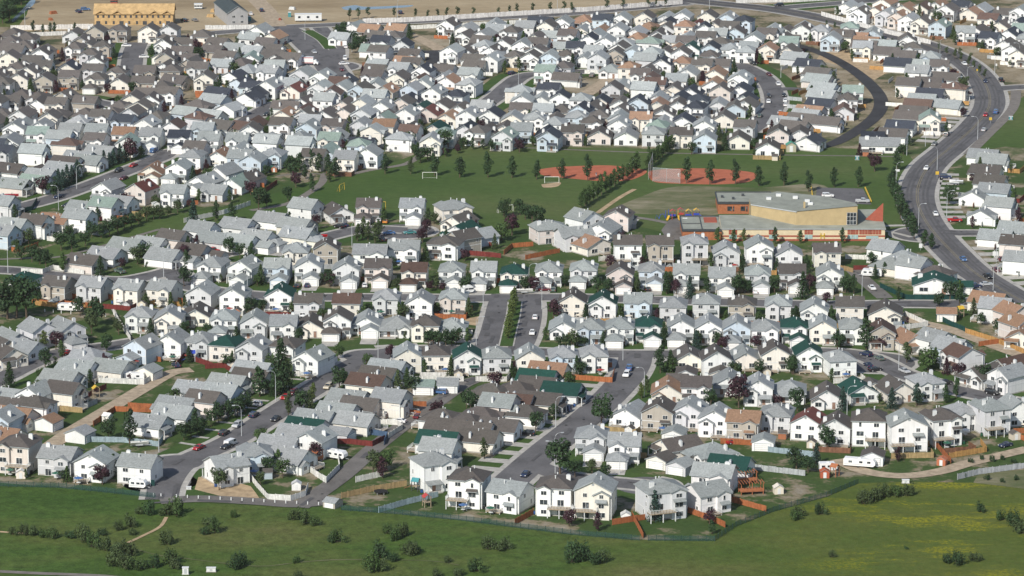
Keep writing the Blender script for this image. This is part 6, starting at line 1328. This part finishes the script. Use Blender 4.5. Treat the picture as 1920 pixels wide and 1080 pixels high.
# ------------------------------------------------------------------ street lamps
def lamp_meshes():
    a, b, c = MB(), MB(), MB(); a.tube([(0, 0, 0), (0, 0, 4), (0, 0, 8)], [.13, .10, .07], 'metal', 6); b.tube([(0, 0, 8), (.25, 0, 9.0), (.9, 0, 9.6), (2.0, 0, 9.75)], [.07, .06, .055, .05], 'metal', 5); c.box(1.9, 2.8, -.17, .17, 9.62, 9.82, 'metal'); c.box(2.0, 2.7, -.12, .12, 9.58, 9.62, 'lamp_lens')
    return [('pole', a.mesh('pole')), ('arm', b.mesh('arm')), ('lamp_head', c.mesh('lamp_head'))]
LM = lamp_meshes()
LAMPS = """298,848 180 grey street lamp beside blue-grey corner fence
453,818 200 grey street lamp with curved arm low on left diagonal street
517,752 200 grey street lamp on the lawn by the red sedan
709,680 0 grey street lamp at the cross street's left junction
1040,873 20 tall grey lamp at the foot of central street
1042,802 0 grey lamp among driveways left of central street
1041,888 180 short lamp beside the big court corner tree
1162,888 180 grey lamp before the white court house
1208,745 200 curved grey lamp at the top right of central street
1168,676 0 lamp with green street sign at the lower cross street
1685,692 180 lamp on lawn inside the lower cross street bend
1588,782 0 lamp left of the green-roofed house, lower right
1868,740 0 lamp on the far lawn at lower right bend
1616,558 0 tall lamp beside the alley right of upper cross street
906,577 0 lamp left of the boulevard head
1016,580 180 curved lamp right of the boulevard head
893,648 0 lamp post at the boulevard's lower left lawn
992,546 0 lamp behind the boat on upper cross street
661,550 0 lamp at upper cross street's left half
464,545 0 lamp before gable-garaged house, upper cross street
187,517 0 lamp before the brown-roofed crescent house
307,520 0 lamp on the crescent above cream houses
15,512 0 lamp at far left by the crescent
422,470 0 lamp beside red pickup on the crescent
660,465 0 lamp at the cul-de-sac island
110,395 180 curved lamp low on the left street
144,355 0 lamp on verge of the left street
1862,545 0 tall lamp at low right of the arterial
1868,492 0 lamp by white cross-shaped sign, right of arterial
1722,430 0 curved lamp on the arterial's left kerb
1680,350 0 lamp at the arterial's left bend with sign board
1757,320 200 curved lamp beside arterial near white car
1775,405 0 lamp between driveways right of arterial
1833,262 180 curved lamp beside arterial footpath
1813,165 0 curved lamp inside the arterial's top bend
1735,275 0 lamp before white slab house above field
1762,112 0 lamp high along the arterial
1700,292 0 lamp at the field's upper right corner
1911,120 180 lamp on bank right of arterial
1865,140 180 lamp at the arterial branch corner
1792,185 0 lamp by driveways left of upper arterial
1464,146 0 lamp on right loop street lawn
972,170 0 lamp at bulb street bend
537,186 0 lamp on middle left street
660,100 0 lamp on far boulevard's right kerb
572,75 0 lamp on far boulevard median tip
47,52 0 tall mast at far left above sound wall
745,36 0 lamp along far arterial
1045,22 0 lamp along far arterial, right of centre
1330,20 0 lamp at far arterial's right junction
820,305 0 thin pole among footpath trees""".splitlines()
for i, ln in enumerate(LAMPS):
    pos, rz, lab = ln.split(' ', 2); x, y = map(float, pos.split(',')); p = G(x, y); root = empty('street_lamp', (p.x, p.y, .1), rad(float(rz))); tag(root, lab, 'street lamp', 'street lamps')
    for nm, me in LM: link(nm, me, root)
# bollards along the edge alley
for i in range(16):
    x = 290 + i * 20.5 if i > 1 else 288 + i * 14; y = 936 + i * 1.2; p = G(x, 931 + (x - 290) * .055); mb = MB(); mb.tube([(0, 0, 0), (0, 0, .85)], .16, 'trim', 8); mb.tube([(0, 0, .85), (0, 0, 1.0)], [.16, .06], 'trim', 8)
    tag(link('bollard', mb.mesh('bollard'), None, (p.x, p.y, .05)), f"short white post, {nth(i)} from left along meadow edge of alley", 'bollard', 'white posts along the alley')
for i, (x, y) in enumerate(((84, 585), (100, 586), (115, 588), (133, 589), (165, 593), (198, 594))):
    p = G(x, y); mb = MB(); mb.tube([(0, 0, 0), (0, 0, 1.0)], .14, 'trim', 8); tag(link('bollard', mb.mesh('bollard'), None, (p.x, p.y, .05)), f"short white post, {nth(i)} from left below the long white caravan", 'bollard', 'white posts below the caravan')
# utility cabinets and signs
def cabinet(x, y, sx, sy, h, mat, label, name='utility_cabinet'):
    p = G(x, y); root = empty(name, (p.x, p.y, .05)); tag(root, label, 'cabinet'); mb = MB(); mb.box(-sx / 2, sx / 2, -sy / 2, sy / 2, .15, h, mat); link('body', mb.mesh('body'), root)
    mb = MB(); mb.box(-sx / 2 - .1, sx / 2 + .1, -sy / 2 - .1, sy / 2 + .1, h, h + .08, 'trim'); mb.box(-sx / 2 - .15, sx / 2 + .15, -sy / 2 - .15, sy / 2 + .15, 0, .15, 'concrete'); link('lid', mb.mesh('lid'), root); mb = MB(); mb.box(-.35, .35, -sy / 2 - .03, -sy / 2, .3, h - .2, 'metal'); link('door', mb.mesh('door'), root)
cabinet(348, 1077, 1.6, 1.0, 1.9, 'trim', "tall white utility cabinet at the meadow's bottom edge"); cabinet(396, 1072, 2.4, 1.0, 1.1, 'trim', "low wide white cabinet right of the tall one"); cabinet(1698, 906, 2.0, .9, 1.0, 'trim', "low white cabinet beside bottom-right lane"); cabinet(354, 918, 1.3, .8, .8, 'trim', "small pale cabinet at the street mouth"); cabinet(1607, 300, 1.5, 1, 1.5, 'teal', "teal cabinet at the field's upper edge"); cabinet(1895, 225, 1.6, 1, 1.5, 'teal', "teal cabinet in right park")
def sign(x, y, wd, ht, z, mat, label, rz=0):
    p = G(x, y); root = empty('road_sign', (p.x, p.y, .05), rad(rz)); tag(root, label, 'sign'); mb = MB(); mb.tube([(0, 0, 0), (0, 0, z + ht)], .05, 'metal', 5); link('post', mb.mesh('post'), root); mb = MB(); mb.box(-wd / 2, wd / 2, -.1, -.05, z, z + ht, mat); link('panel', mb.mesh('panel'), root)
sign(1757, 335, 1.3, 1.3, 1.6, 'yellow_paint', "yellow warning sign on arterial's right kerb"); sign(1857, 232, 1.2, 1.2, 1.5, 'yellow_paint', "yellow sign beside arterial footpath"); sign(1682, 332, 1.9, .9, 2.2, 'trim', "white board sign on arterial's left bend"); sign(1866, 490, 2.0, 1.6, 2.0, 'trim', "white cross-shaped sign board right of arterial"); sign(1726, 470, 1.2, 1.6, 1.0, 'trim', "white sign by trees at branch corner"); sign(1868, 130, .7, 1.1, 1.5, 'trim', "white sign on bank at arterial's top bend"); sign(1832, 138, .7, .9, 1.2, 'yellow_paint', "small yellow-green sign on upper arterial bank")

# ------------------------------------------------------------------ playing field furniture
def goal(x0, y0, x1, y1, h, mat, label, back=1.2):
    a, b = G(x0, y0), G(x1, y1); c = (a + b) / 2; root = empty('football_goal', (c.x, c.y, .05)); tag(root, label, 'goal'); a, b = a - c, b - c
    for p in (a, b): mb = MB(); mb.tube([(p.x, p.y, 0), (p.x, p.y, h)], .09, mat, 6); link('post', mb.mesh('post'), root)
    mb = MB(); mb.tube([(a.x, a.y, h), (b.x, b.y, h)], .09, mat, 6); link('crossbar', mb.mesh('crossbar'), root)
    n_ = Vector((-(b - a).y, (b - a).x, 0)).normalized() * back; mb = MB()
    for p in (a, b): mb.tube([(p.x, p.y, h), (p.x + n_.x, p.y + n_.y, .1)], .03, mat, 4)
    mb.tube([(a.x + n_.x, a.y + n_.y, .1), (b.x + n_.x, b.y + n_.y, .1)], .03, mat, 4); link('stay', mb.mesh('stay'), root)
goal(792.5, 335, 819, 335, 2.5, 'lamp_lens', "white goal frame at the left of playing field"); goal(1021, 343.5, 1048, 343.5, 2.5, 'lamp_lens', "cream goal frame before the left ball diamond"); goal(637, 360, 646, 356, 2.8, 'yellow_paint', "yellow goal posts at field's left end"); goal(1106, 374, 1116, 366, 2.4, 'lamp_lens', "pale goal beside the diagonal hedge"); goal(934, 400, 962, 396, 2.5, 'lamp_lens', "white goal half hidden by trees near cul-de-sac"); goal(716, 392, 723, 392, 2.8, 'yellow_paint', "pale yellow goal behind brown-roofed cul-de-sac house")
def backstop(segs, h, label):
    root = empty('backstop_fence', (*G(*segs[0]).xy, .05)); tag(root, label, 'backstop'); o = G(*segs[0])
    for (x0, y0), (x1, y1) in zip(segs, segs[1:]):
        a, b = G(x0, y0) - o, G(x1, y1) - o; mb = MB(); mb.poly([(a.x, a.y, 0), (b.x, b.y, 0), (b.x, b.y, h), (a.x, a.y, h)], 'mesh_wire'); link('wire_panel', mb.mesh('wire_panel'), root)
        for p in (a, b, (a + b) / 2): mb = MB(); mb.tube([(p.x, p.y, 0), (p.x, p.y, h + .1)], .06, 'metal', 5); link('post', mb.mesh('post'), root)
        mb = MB(); mb.tube([(a.x, a.y, h), (b.x, b.y, h)], .05, 'metal', 5); link('rail', mb.mesh('rail'), root)
backstop([(1165, 338), (1182, 322), (1191, 312)], 3.6, "wire backstop at the right of left ball diamond"); backstop([(1216, 337), (1222, 322), (1224, 312)], 6.0, "tall wire backstop at left of right ball diamond"); backstop([(1224, 340), (1275, 344)], 5.5, "long wire fence panel before right ball diamond")
# ball player, standing
mb = MB()
def person(x, y, shirt, label):
    p = G(x, y); me = bpy.data.meshes.new('body')
    V = [(0, 0, .95), (0, 0, 1.15), (0, 0, 1.42), (0, 0, 1.55), (0, .0, 1.72), (.11, 0, .9), (.13, .03, .5), (.13, 0, .06), (-.11, 0, .9), (-.13, -.02, .5), (-.13, 0, .06), (.2, 0, 1.4), (.27, -.02, 1.12), (.25, -.12, .9), (-.2, 0, 1.4), (-.27, -.02, 1.12), (-.25, -.1, .9)]
    E = [(0, 1), (1, 2), (2, 3), (3, 4), (0, 5), (5, 6), (6, 7), (0, 8), (8, 9), (9, 10), (2, 11), (11, 12), (12, 13), (2, 14), (14, 15), (15, 16)]
    me.from_pydata(V, E, []); o = bpy.data.objects.new('person', me); COL.objects.link(o); o.location = (p.x, p.y, .1); sk = o.modifiers.new('Skin', 'SKIN'); 
    rs = [.15, .14, .16, .06, .11, .095, .07, .05, .095, .07, .05, .075, .05, .04, .075, .05, .04]
    for v_, r_ in zip(me.skin_vertices[0].data, rs): v_.radius = (r_, r_)
    me.skin_vertices[0].data[0].use_root = True; o.modifiers.new('Subdivision', 'SUBSURF').levels = 1; me.materials.append(M[shirt]); tag(o, label, 'person')
person(1118, 331, 'trim', "person in white standing on the left ball diamond"); person(1272, 333, 'trim', "person in pale clothes standing on the right ball diamond")
# playground
def playground():
    c = G(1278, 410); root = empty('playground', (c.x, c.y, .08)); tag(root, "large red, blue and yellow climbing frame left of the school", 'playground'); root.scale = (.85, .85, .8)
    r = random.Random(5)
    for i in range(12):
        x = -7 + i * 1.35; y = r.uniform(-2.5, 2.5); h = r.uniform(2.6, 4.2); mb = MB(); mb.tube([(x, y, 0), (x, y, h)], .14, r.choice(['play_red', 'play_yellow', 'play_blue']), 6); link('post', mb.mesh('post'), root)
    for x, y, z, mt, rf in ((-4, 0, 1.3, 'play_blue', 'play_red'), (-.5, 1, 1.8, 'play_red', 'play_red'), (3, 0, 1.4, 'play_blue', 'play_yellow'), (6.5, .6, 1.7, 'play_blue', 'play_yellow')):
        mb = MB(); mb.box(x - 1.3, x + 1.3, y - 1.2, y + 1.2, z, z + .15, mt); mb.box(x - 1.3, x + 1.3, y - 1.25, y - 1.18, z + .15, z + 1.0, mt); link('platform', mb.mesh('platform'), root)
        mb = MB(); gable_roof(mb, x - 1.2, x + 1.2, y - 1.1, y + 1.1, z + 2.2, .7, 'y', .1, .08); me = mb.mesh('canopy'); me.materials.clear(); me.materials.append(M[rf]); me.materials.append(M[rf]); link('canopy', me, root)
    for x, y, a, mt in ((-5.6, -1.5, -1.9, 'play_yellow'), (-1.5, -1.5, -1.4, 'play_yellow'), (1.5, -1.4, -1.7, 'play_blue'), (4.2, -1.3, -1.2, 'play_blue'), (8.0, -.5, -.5, 'play_blue')):
        d = Vector((math.cos(a), math.sin(a), 0)); q = Vector((-d.y, d.x, 0)) * .4; p0, p1 = Vector((x, y, 1.8)), Vector((x, y, .25)) + d * 3.2; mb = MB(); mb.poly([p0 - q, p0 + q, p1 + q, p1 - q], mt); mb.poly([p0 - q - Vector((0, 0, .06)), p1 - q - Vector((0, 0, .06)), p1 + q - Vector((0, 0, .06)), p0 + q - Vector((0, 0, .06))], mt)
        for s_ in (-1, 1): mb.tube([p0 + q * s_, p1 + q * s_], .09, mt, 5)
        link('slide', mb.mesh('slide'), root)
    mb = MB(); mb.tube([(-10, -1, 0), (-9.4, 0, 1.8), (-8, .4, 2.2), (-7, 0, 0)], .12, 'play_blue'); mb.tube([(-11.5, 0, 0), (-11, .3, 1.6), (-10, .4, 0)], .12, 'play_blue'); link('climber', mb.mesh('climber'), root)
playground()
for x, y, lab in ((1357, 400, "tall basketball hoop with white backboard beside school wing"), (1284, 428, "basketball hoop left of the orange school wing")):
    p = G(x, y); root = empty('basketball_hoop', (p.x, p.y, .1)); tag(root, lab, 'basketball hoop'); mb = MB(); mb.tube([(0, 0, 0), (0, 0, 3.4)], .1, 'trim', 6); link('post', mb.mesh('post'), root); mb = MB(); mb.box(-.9, .9, -.5, -.42, 2.9, 4.0, 'trim'); link('backboard', mb.mesh('backboard'), root)
    mb = MB(); mb.tube([(.25 * math.cos(a * .785), -.78 + .25 * math.sin(a * .785), 3.05) for a in range(9)], .025, 'play_red', 4); link('rim', mb.mesh('rim'), root)

# ------------------------------------------------------------------ the school
def school():
    o = G(1506, 452); root = empty('school', (o.x, o.y, .06)); tag(root, "low brick school with tan gym, red bands and sloping grey roofs", 'school')
    def X(px): return (px - 1506) / 5.06
    def part(nm, fn, par=None):
        mb = MB(); fn(mb); return link(nm, mb.mesh(nm), par or root)
    x0, x1 = X(1356), X(1657)
    part('front_wall', lambda m: (m.box(x0, x1, 0, 16.9, 0, 4.6, 'cream_block', top=False), m.box(x0 - .05, x1 + .05, -.05, -.005, 1.5, 2.1, 'brick_red'), m.box(x0 - .05, x1 + .05, -.06, -.005, 0, .7, 'brick_red')))
    gA, gB, gC = X(1414), X(1494), X(1607)
    def rf(m):
        m.poly([(x0 - .3, -.4, 4.6), (x1 + .3, -.4, 4.6), (x1 + .3, 3.9, 5.0), (x0 - .3, 3.9, 5.0)], 'membrane'); m.poly([(x0 - .3, 3.9, 5.0), (x1 + .3, 3.9, 5.0), (x1 + .3, 17, 6.0), (x0 - .3, 17, 6.0)], 'membrane'); m.poly([(gC, 17, 6.0), (x1 + .3, 17, 6.0), (x1 - 1, 24, 6.6), (gC, 24, 6.6)], 'membrane')
        m.poly([(x0 - .3, -.4, 4.35), (x1 + .3, -.4, 4.35), (x1 + .3, -.4, 4.6), (x0 - .3, -.4, 4.6)], 'metal'); m.poly([(x1 + .3, -.4, 4.35), (x1 + .3, 17, 4.35), (x1 + .3, 17, 6.0), (x1 + .3, -.4, 4.6)], 'cream_block'); m.poly([(x0 - .3, 17, 4.35), (x0 - .3, -.4, 4.35), (x0 - .3, -.4, 4.6), (x0 - .3, 17, 6.0)], 'cream_block')
        m.poly([(x1 + .2, 17, 0), (x1 - 1, 24, 0), (x1 - 1, 24, 6.6), (x1 + .2, 17, 6.0)], 'cream_block')
    front_roof = part('front_roof', rf)
    part('gym_wall', lambda m: (m.poly([(gA, 16.7, 0), (gB, 4.2, 0), (gB, 4.2, 10.1), (gA, 16.7, 10.1)], 'tan_block'), m.poly([(gA, 29, 0), (gA, 16.7, 0), (gA, 16.7, 10.1), (gA, 29, 10.1)], 'tan_block'), m.poly([(X(1470), 39, 0), (gA, 29, 0), (gA, 29, 10.1), (X(1470), 39, 10.1)], 'tan_block'), m.poly([(X(1560), 32, 0), (X(1470), 39, 0), (X(1470), 39, 10.1), (X(1560), 32, 9.7)], 'tan_block'), m.poly([(gC, 20, 0), (X(1560), 32, 0), (X(1560), 32, 9.7), (gC, 20, 10.0)], 'tan_block')))
    rv = [(gA - .2, 16.5, 10.15), (gB, 3.9, 10.15), (gC, 20, 10.05), (X(1560), 32, 9.75), (X(1470), 39.2, 10.15), (gA - .2, 29.2, 10.15)]
    def gyr(m):
        m.poly([rv[0], rv[1], rv[2]], 'membrane'); m.poly([rv[0], rv[2], rv[3]], 'membrane'); m.poly([rv[0], rv[3], rv[4]], 'membrane'); m.poly([rv[0], rv[4], rv[5]], 'membrane')
        m.poly([(gA - .2, 16.48, 9.8), (gB, 3.88, 9.8), (gB, 3.88, 10.15), (gA - .2, 16.48, 10.15)], 'metal')
    gr = part('gym_roof', gyr)
    for x, y in ((gA + 11, 31), (gA + 17, 27), (gA + 21, 21), (gA + 7, 25), (gB + 6, 16)): part('roof_unit', lambda m: m.box(x - .9, x + .9, y - .6, y + .6, 10.0, 11.0, 'trim'), gr)
    part('vent_stack', lambda m: m.box(gB + 3, gB + 3.7, 10, 10.7, 10.0, 12.4, 'tan_block'), gr)
    # wedge lobby with the tall window
    part('lobby_wall', lambda m: (m.poly([(gB, 4.2, 4.9), (gC, 4.0, 4.9), (gC, 4.0, 12.2), (gB, 4.2, 10.1)], 'tan_block'), m.poly([(gC, 4, 4.9), (gC, 20, 4.9), (gC, 20, 10.0), (gC, 4, 12.2)], 'tan_block')))
    part('lobby_roof', lambda m: m.poly([(gB, 3.85, 10.2), (gC + .3, 3.7, 12.3), (gC + .3, 20, 10.1)], 'membrane'))
    part('lobby_window', lambda m: (m.box(gC - 3.8, gC - .3, 3.75, 3.98, 5.2, 9.8, 'glass'), [m.box(gC - 3.85 + k * 1.15, gC - 3.75 + k * 1.15, 3.67, 3.75, 5.2, 9.8, 'trim') for k in range(4)], [m.box(gC - 3.8, gC - .3, 3.67, 3.75, 5.2 + k * 1.5, 5.28 + k * 1.5, 'trim') for k in range(4)]))
    # red fin on the right
    part('red_fin', lambda m: (m.poly([(X(1625), 10, 5.8), (X(1657), 8.5, 5.0), (X(1657), 8.5, 12.3)], 'brick_red'), m.poly([(X(1625), 10.3, 5.8), (X(1657), 8.9, 12.3), (X(1657), 8.9, 5.0)], 'brick_red'), m.poly([(X(1657), 8.5, 5.0), (X(1657), 8.9, 5.0), (X(1657), 8.9, 12.3), (X(1657), 8.5, 12.3)], 'brick_red'), m.poly([(X(1625), 10, 5.8), (X(1657), 8.5, 12.3), (X(1657), 8.9, 12.3), (X(1625), 10.3, 5.8)], 'brick_red')))
    # red brick grids and windows along the front
    for px, n_ in ((1376, 3), (1450, 3), (1516, 3), (1593, 2), (1603, 2), (1620, 4), (1640, 4)):
        xx = X(px); wd = n_ * 1.05
        def grid(m):
            for i in range(n_):
                for j in range(2): m.box(xx - wd / 2 + i * 1.05, xx - wd / 2 + i * 1.05 + .95, -.09, -.01, 2.45 + j * .95, 3.3 + j * .95, 'brick_red')
        part('brick_panel', grid)
        if px < 1615: part('window', lambda m: (m.box(xx - wd / 2 + .1, xx + wd / 2 - .2, -.12, -.02, .75, 2.25, 'school_glass'), m.box(xx - .04, xx + .04, -.14, -.12, .75, 2.25, 'trim')))
    part('window', lambda m: m.box(X(1622), X(1645), -.13, -.02, .8, 1.9, 'school_glass'))
    part('emblem', lambda m: (m.box(X(1538) - .1, X(1538) + .25, -.2, -.08, .9, 2.9, 'yellow_paint'), m.box(X(1545) - .25, X(1545) + .1, -.2, -.08, .9, 2.9, 'yellow_paint'), m.box(X(1538), X(1545), -.2, -.08, 1.7, 2.2, 'yellow_paint')))
    # orange brick wing, lower left
    l0, l1 = X(1283), X(1355)
    part('orange_wing_wall', lambda m: m.box(l0, l1, 1.5, 24, 0, 3.6, 'brick_orange', top=False))
    def flat(a_, b_, c_, d_, z):
        def f(m):
            m.box(a_ - .25, b_ + .25, c_ - .25, d_ + .25, z, z + .15, 'membrane')
            for q in ((a_ - .3, b_ + .3, c_ - .3, c_ - .05), (a_ - .3, b_ + .3, d_ + .05, d_ + .3), (a_ - .3, a_ - .05, c_ - .05, d_ + .05), (b_ + .05, b_ + .3, c_ - .05, d_ + .05)): m.box(*q, z - .35, z + .55, 'dark_trim')
        return f
    wr = part('orange_wing_roof', flat(l0, l1, 1.5, 24, 3.6)); part('roof_divider', lambda m: m.box((l0 + l1) / 2 - .12, (l0 + l1) / 2 + .12, 1.8, 23.7, 3.75, 4.1, 'dark_trim'), wr); part('roof_divider', lambda m: m.box(l0 + .3, (l0 + l1) / 2 - .2, 12, 12.25, 3.75, 4.0, 'dark_trim'), wr)
    part('skylight', lambda m: m.box(l0 + 8.5, l1 - 1, 14, 22, 3.76, 4.05, 'brick_red'), wr)
    # orange brick wing, upper left
    u0, u1 = -28.8, -8.0
    part('orange_classroom_wall', lambda m: m.box(u0, u1, 46, 64, 0, 4.2, 'brick_orange', top=False)); ur = part('orange_classroom_roof', flat(u0, u1, 46, 64, 4.2))
    for k in range(2): part('window', lambda m: (m.box(u0 + 3.5 + k * 5, u0 + 5.2 + k * 5, 45.9, 45.98, 1.2, 2.9, 'glass'), m.box(u0 + 5.6 + k * 5, u0 + 6.1 + k * 5, 45.9, 45.98, 1.0, 2.9, 'glass')))
    for x, y in ((u0 + 6, 52), (u0 + 10, 58), (u0 + 2, 55)): part('roof_unit', lambda m: m.box(x - .5, x + .5, y - .5, y + .5, 4.4, 5.2, 'dark_trim'), ur)
school()
# yellow kerb stops of the parking lot
for s, lab in (("1524,376 1521,350", "yellow-striped barrier on parking lot's left edge"), ("1622,353 1634,380", "yellow-striped barrier on parking lot's right edge")):
    P = P2(s); root = empty('parking_barrier', (P[0].x, P[0].y, .1)); tag(root, lab, 'barrier'); d = P[1] - P[0]
    for k in range(9):
        mb = MB(); a = d * (k / 9); b = d * ((k + .62) / 9); mb.obox(a, b, .4, 0, .5, 'yellow_paint'); link('block', mb.mesh('block'), root)

# ------------------------------------------------------------------ building site at the top
def townhouses():
    o = G(251, 47); root = empty('unfinished_townhouses', (o.x, o.y, .06)); tag(root, "bare plywood townhouse block under construction at the top left", 'building'); W = 38; 
    mb = MB(); mb.box(-W / 2, W / 2, 0, 12, 0, 5.6, 'plywood', top=False)
    for s_ in (-1, 1): mb.poly([(s_ * W / 2, 0, 5.6), (s_ * W / 2, 12, 5.6), (s_ * W / 2, 6, 9.4)][::s_], 'plywood')
    link('wall', mb.mesh('wall'), root); mb = MB(); gable_roof(mb, -W / 2, W / 2, 0, 12, 5.6, .62, 'x', .6, .2)
    for x in (-16, -8, 2, 10, 16): gable_roof(mb, x - 2.2, x + 2.2, -.6, 5, 5.4, .6, 'y', .3, .15)
    me = mb.mesh('roof'); me.materials.clear(); me.materials.append(M['plywood']); me.materials.append(M['plywood']); link('roof', me, root)
    for k in range(14): mb = MB(); x = -W / 2 + 1.7 + k * 2.66; mb.box(x - .5, x + .5, -.05, .02, 3.5, 4.7, 'dark_trim'); link('window_opening', mb.mesh('window_opening'), root)
    for k in range(10): mb = MB(); x = -W / 2 + 1.8 + k * 3.75; w_ = .5 if k % 3 else 1.0; mb.box(x - w_, x + w_, -.05, .02, .4 if k % 3 else .1, 1.9, 'dark_trim'); link('door_opening', mb.mesh('door_opening'), root)
townhouses()
o = G(446, 47); root = empty('townhouse_block', (o.x, o.y, .06), rad(15)); tag(root, "grey townhouse end with dark roof right of the plywood block", 'building'); mb = MB(); walls(mb, -5, 5, 0, 34, 6, .6, 'y'); link('wall', mb.mesh('wall'), root, col=(.36, .36, .36)); mb = MB(); gable_roof(mb, -5, 5, 0, 34, 6, .6, 'y'); link('roof', mb.mesh('roof'), root, col=(.05, .065, .07))
for x, z in ((-2, 3.6), (2, 3.6), (-2, .9), (2, .9)): link('window', WIN['m'], root, (x, -.03, z))
def boxthing(name, x, y, L, D, h, mat, rz, label, cat, z0=.6):
    p = G(x, y); root = empty(name, (p.x, p.y, .06), rad(rz)); tag(root, label, cat); mb = MB(); mb.box(-L / 2, L / 2, -D / 2, D / 2, z0, h, mat); link('body', mb.mesh('body'), root); mb = MB(); mb.box(-L / 2 - .1, L / 2 + .1, -D / 2 - .1, D / 2 + .1, h, h + .15, 'trim'); link('roof', mb.mesh('roof'), root)
    for k in range(3): mb = MB(); xx = -L / 3 + k * L / 3; mb.box(xx - .6, xx + .6, -D / 2 - .04, -D / 2, h * .5, h * .78, 'glass'); link('window', mb.mesh('window'), root)
    for s_ in (-1, 1): mb = MB(); mb.box(s_ * L * .3 - .3, s_ * L * .3 + .3, -D / 2 + .1, D / 2 - .1, 0, z0, 'dark_trim'); link('support', mb.mesh('support'), root)
boxthing('site_office', 578, 40, 13, 3.2, 3.6, 'trim', 3, "long white site office trailer on dirt beside far arterial", 'site office'); boxthing('site_office', 372, 17, 4, 2.5, 2.6, 'trim', 0, "small white site trailer right of plywood block", 'site office'); boxthing('storage_container', 214, 9, 3.4, 2.4, 3.0, 'brick_red', 0, "dark red storage container above the plywood block", 'container', .2)
for i, (x, y, nm) in enumerate(((468, 40, "left teal portable toilet by townhouse block"), (543, 32, "right teal portable toilet by site office"))):
    p = G(x, y); root = empty('portable_toilet', (p.x, p.y, .06)); tag(root, nm, 'portable toilet'); mb = MB(); mb.box(-.7, .7, -.7, .7, 0, 2.3, 'teal'); link('body', mb.mesh('body'), root); mb = MB(); mb.box(-.75, .75, -.75, .75, 2.3, 2.5, 'trim'); link('roof', mb.mesh('roof'), root)
def lumber(x, y, label, mat='plywood', s_=1):
    p = G(x, y); root = empty('lumber_stack', (p.x, p.y, .06), R.uniform(0, 3)); tag(root, label, 'building materials'); root.scale = (s_,) * 3
    for k in range(3): mb = MB(); mb.box(-1.8 + k * .1, 1.8 - k * .2, -1 + k * .15, 1 - k * .1, k * .5, k * .5 + .42, mat); link('bundle', mb.mesh('bundle'), root)
lumber(100, 26, "rust-coloured stack left of plywood block, upper", 'brick_orange'); lumber(95, 38, "small rusty stack left of plywood block, lower", 'brick_orange', .8); lumber(395, 32, "plywood stack beside the grey townhouse"); lumber(400, 22, "upper plywood stack beside the grey townhouse"); lumber(525, 38, "red stack left of teal toilet", 'brick_red', .7); lumber(548, 18, "pale stack on dirt above site office", 'trim', .9)
# far garden trees as one mass behind the playing field
ft = FTREES; n_ = 0
for q in SPECS:
    if q['row'] and q['y'] < 1160: continue
    for side in (-1, 1):
        if R.random() > .62: continue
        x = q['x'] + side * (q['W'] / 2 + 1.3); y = q['y'] - q['D'] / 2 - R.uniform(1, 4)
        if road_clear(x, y, 1) and house_clear(x, y, .6):
            k = R.choice(['round', 'oval', 'spruce', 'sapling']); cr, tk = TK[k][R.randrange(3)]; c = tint(TC[R.choice('gddmp')], .15)
            ft.add([('crown', cr, (0, 0, 0), 0, None), ('trunk', tk, (0, 0, 0), 0, None)], (x, y, .05), R.uniform(0, 6), c, c, R.uniform(.75, 1.15), uni=True); n_ += 1
fo = ft.build('garden_trees'); tag(fo, "small dark garden trees scattered among the middle and far houses", 'trees')
# far yard fences as one mass among the distant houses
ff = FarMesh(); FPAN = {}
def pan(L):
    mb = MB(); n_ = int(L / 2.2)
    for k in range(n_): mb.obox((-L / 2 + k * L / n_ + .04, 0), (-L / 2 + (k + 1) * L / n_ - .04, 0), .07, .05, 1.7, 'board')
    return mb.mesh('panel')
tinted('board_far', 'Tint', .8, 1.2, .7, 1.15, .2)
pm = [pan(7), pan(10)]
for q in SPECS:
    if q['row'] and q['y'] < 1560: continue
    for _k in range(2):
        c = FC[R.choice('wwoogbtyyow')]; dy = R.choice([-1, 1]) * (q['D'] / 2 + R.uniform(4, 8))
        if q['row'] and 'facing the field' in q['row'] or q['y'] < 1575 and q['x'] > -60: dy = abs(dy)
        p = world(q, R.uniform(-2, 2), dy)
        if house_clear(p.x, p.y, .3) and road_clear(p.x, p.y, 2): ff.add([('panel', R.choice(pm), (0, 0, 0), 0, None)], (p.x, p.y, .05), q['cy'] + R.choice([0, 0, 1.57]), tint(c), tint(c))
fo = ff.build('distant_yard_fences'); tag(fo, "orange, white and brown yard fences scattered among the distant houses", 'fences')
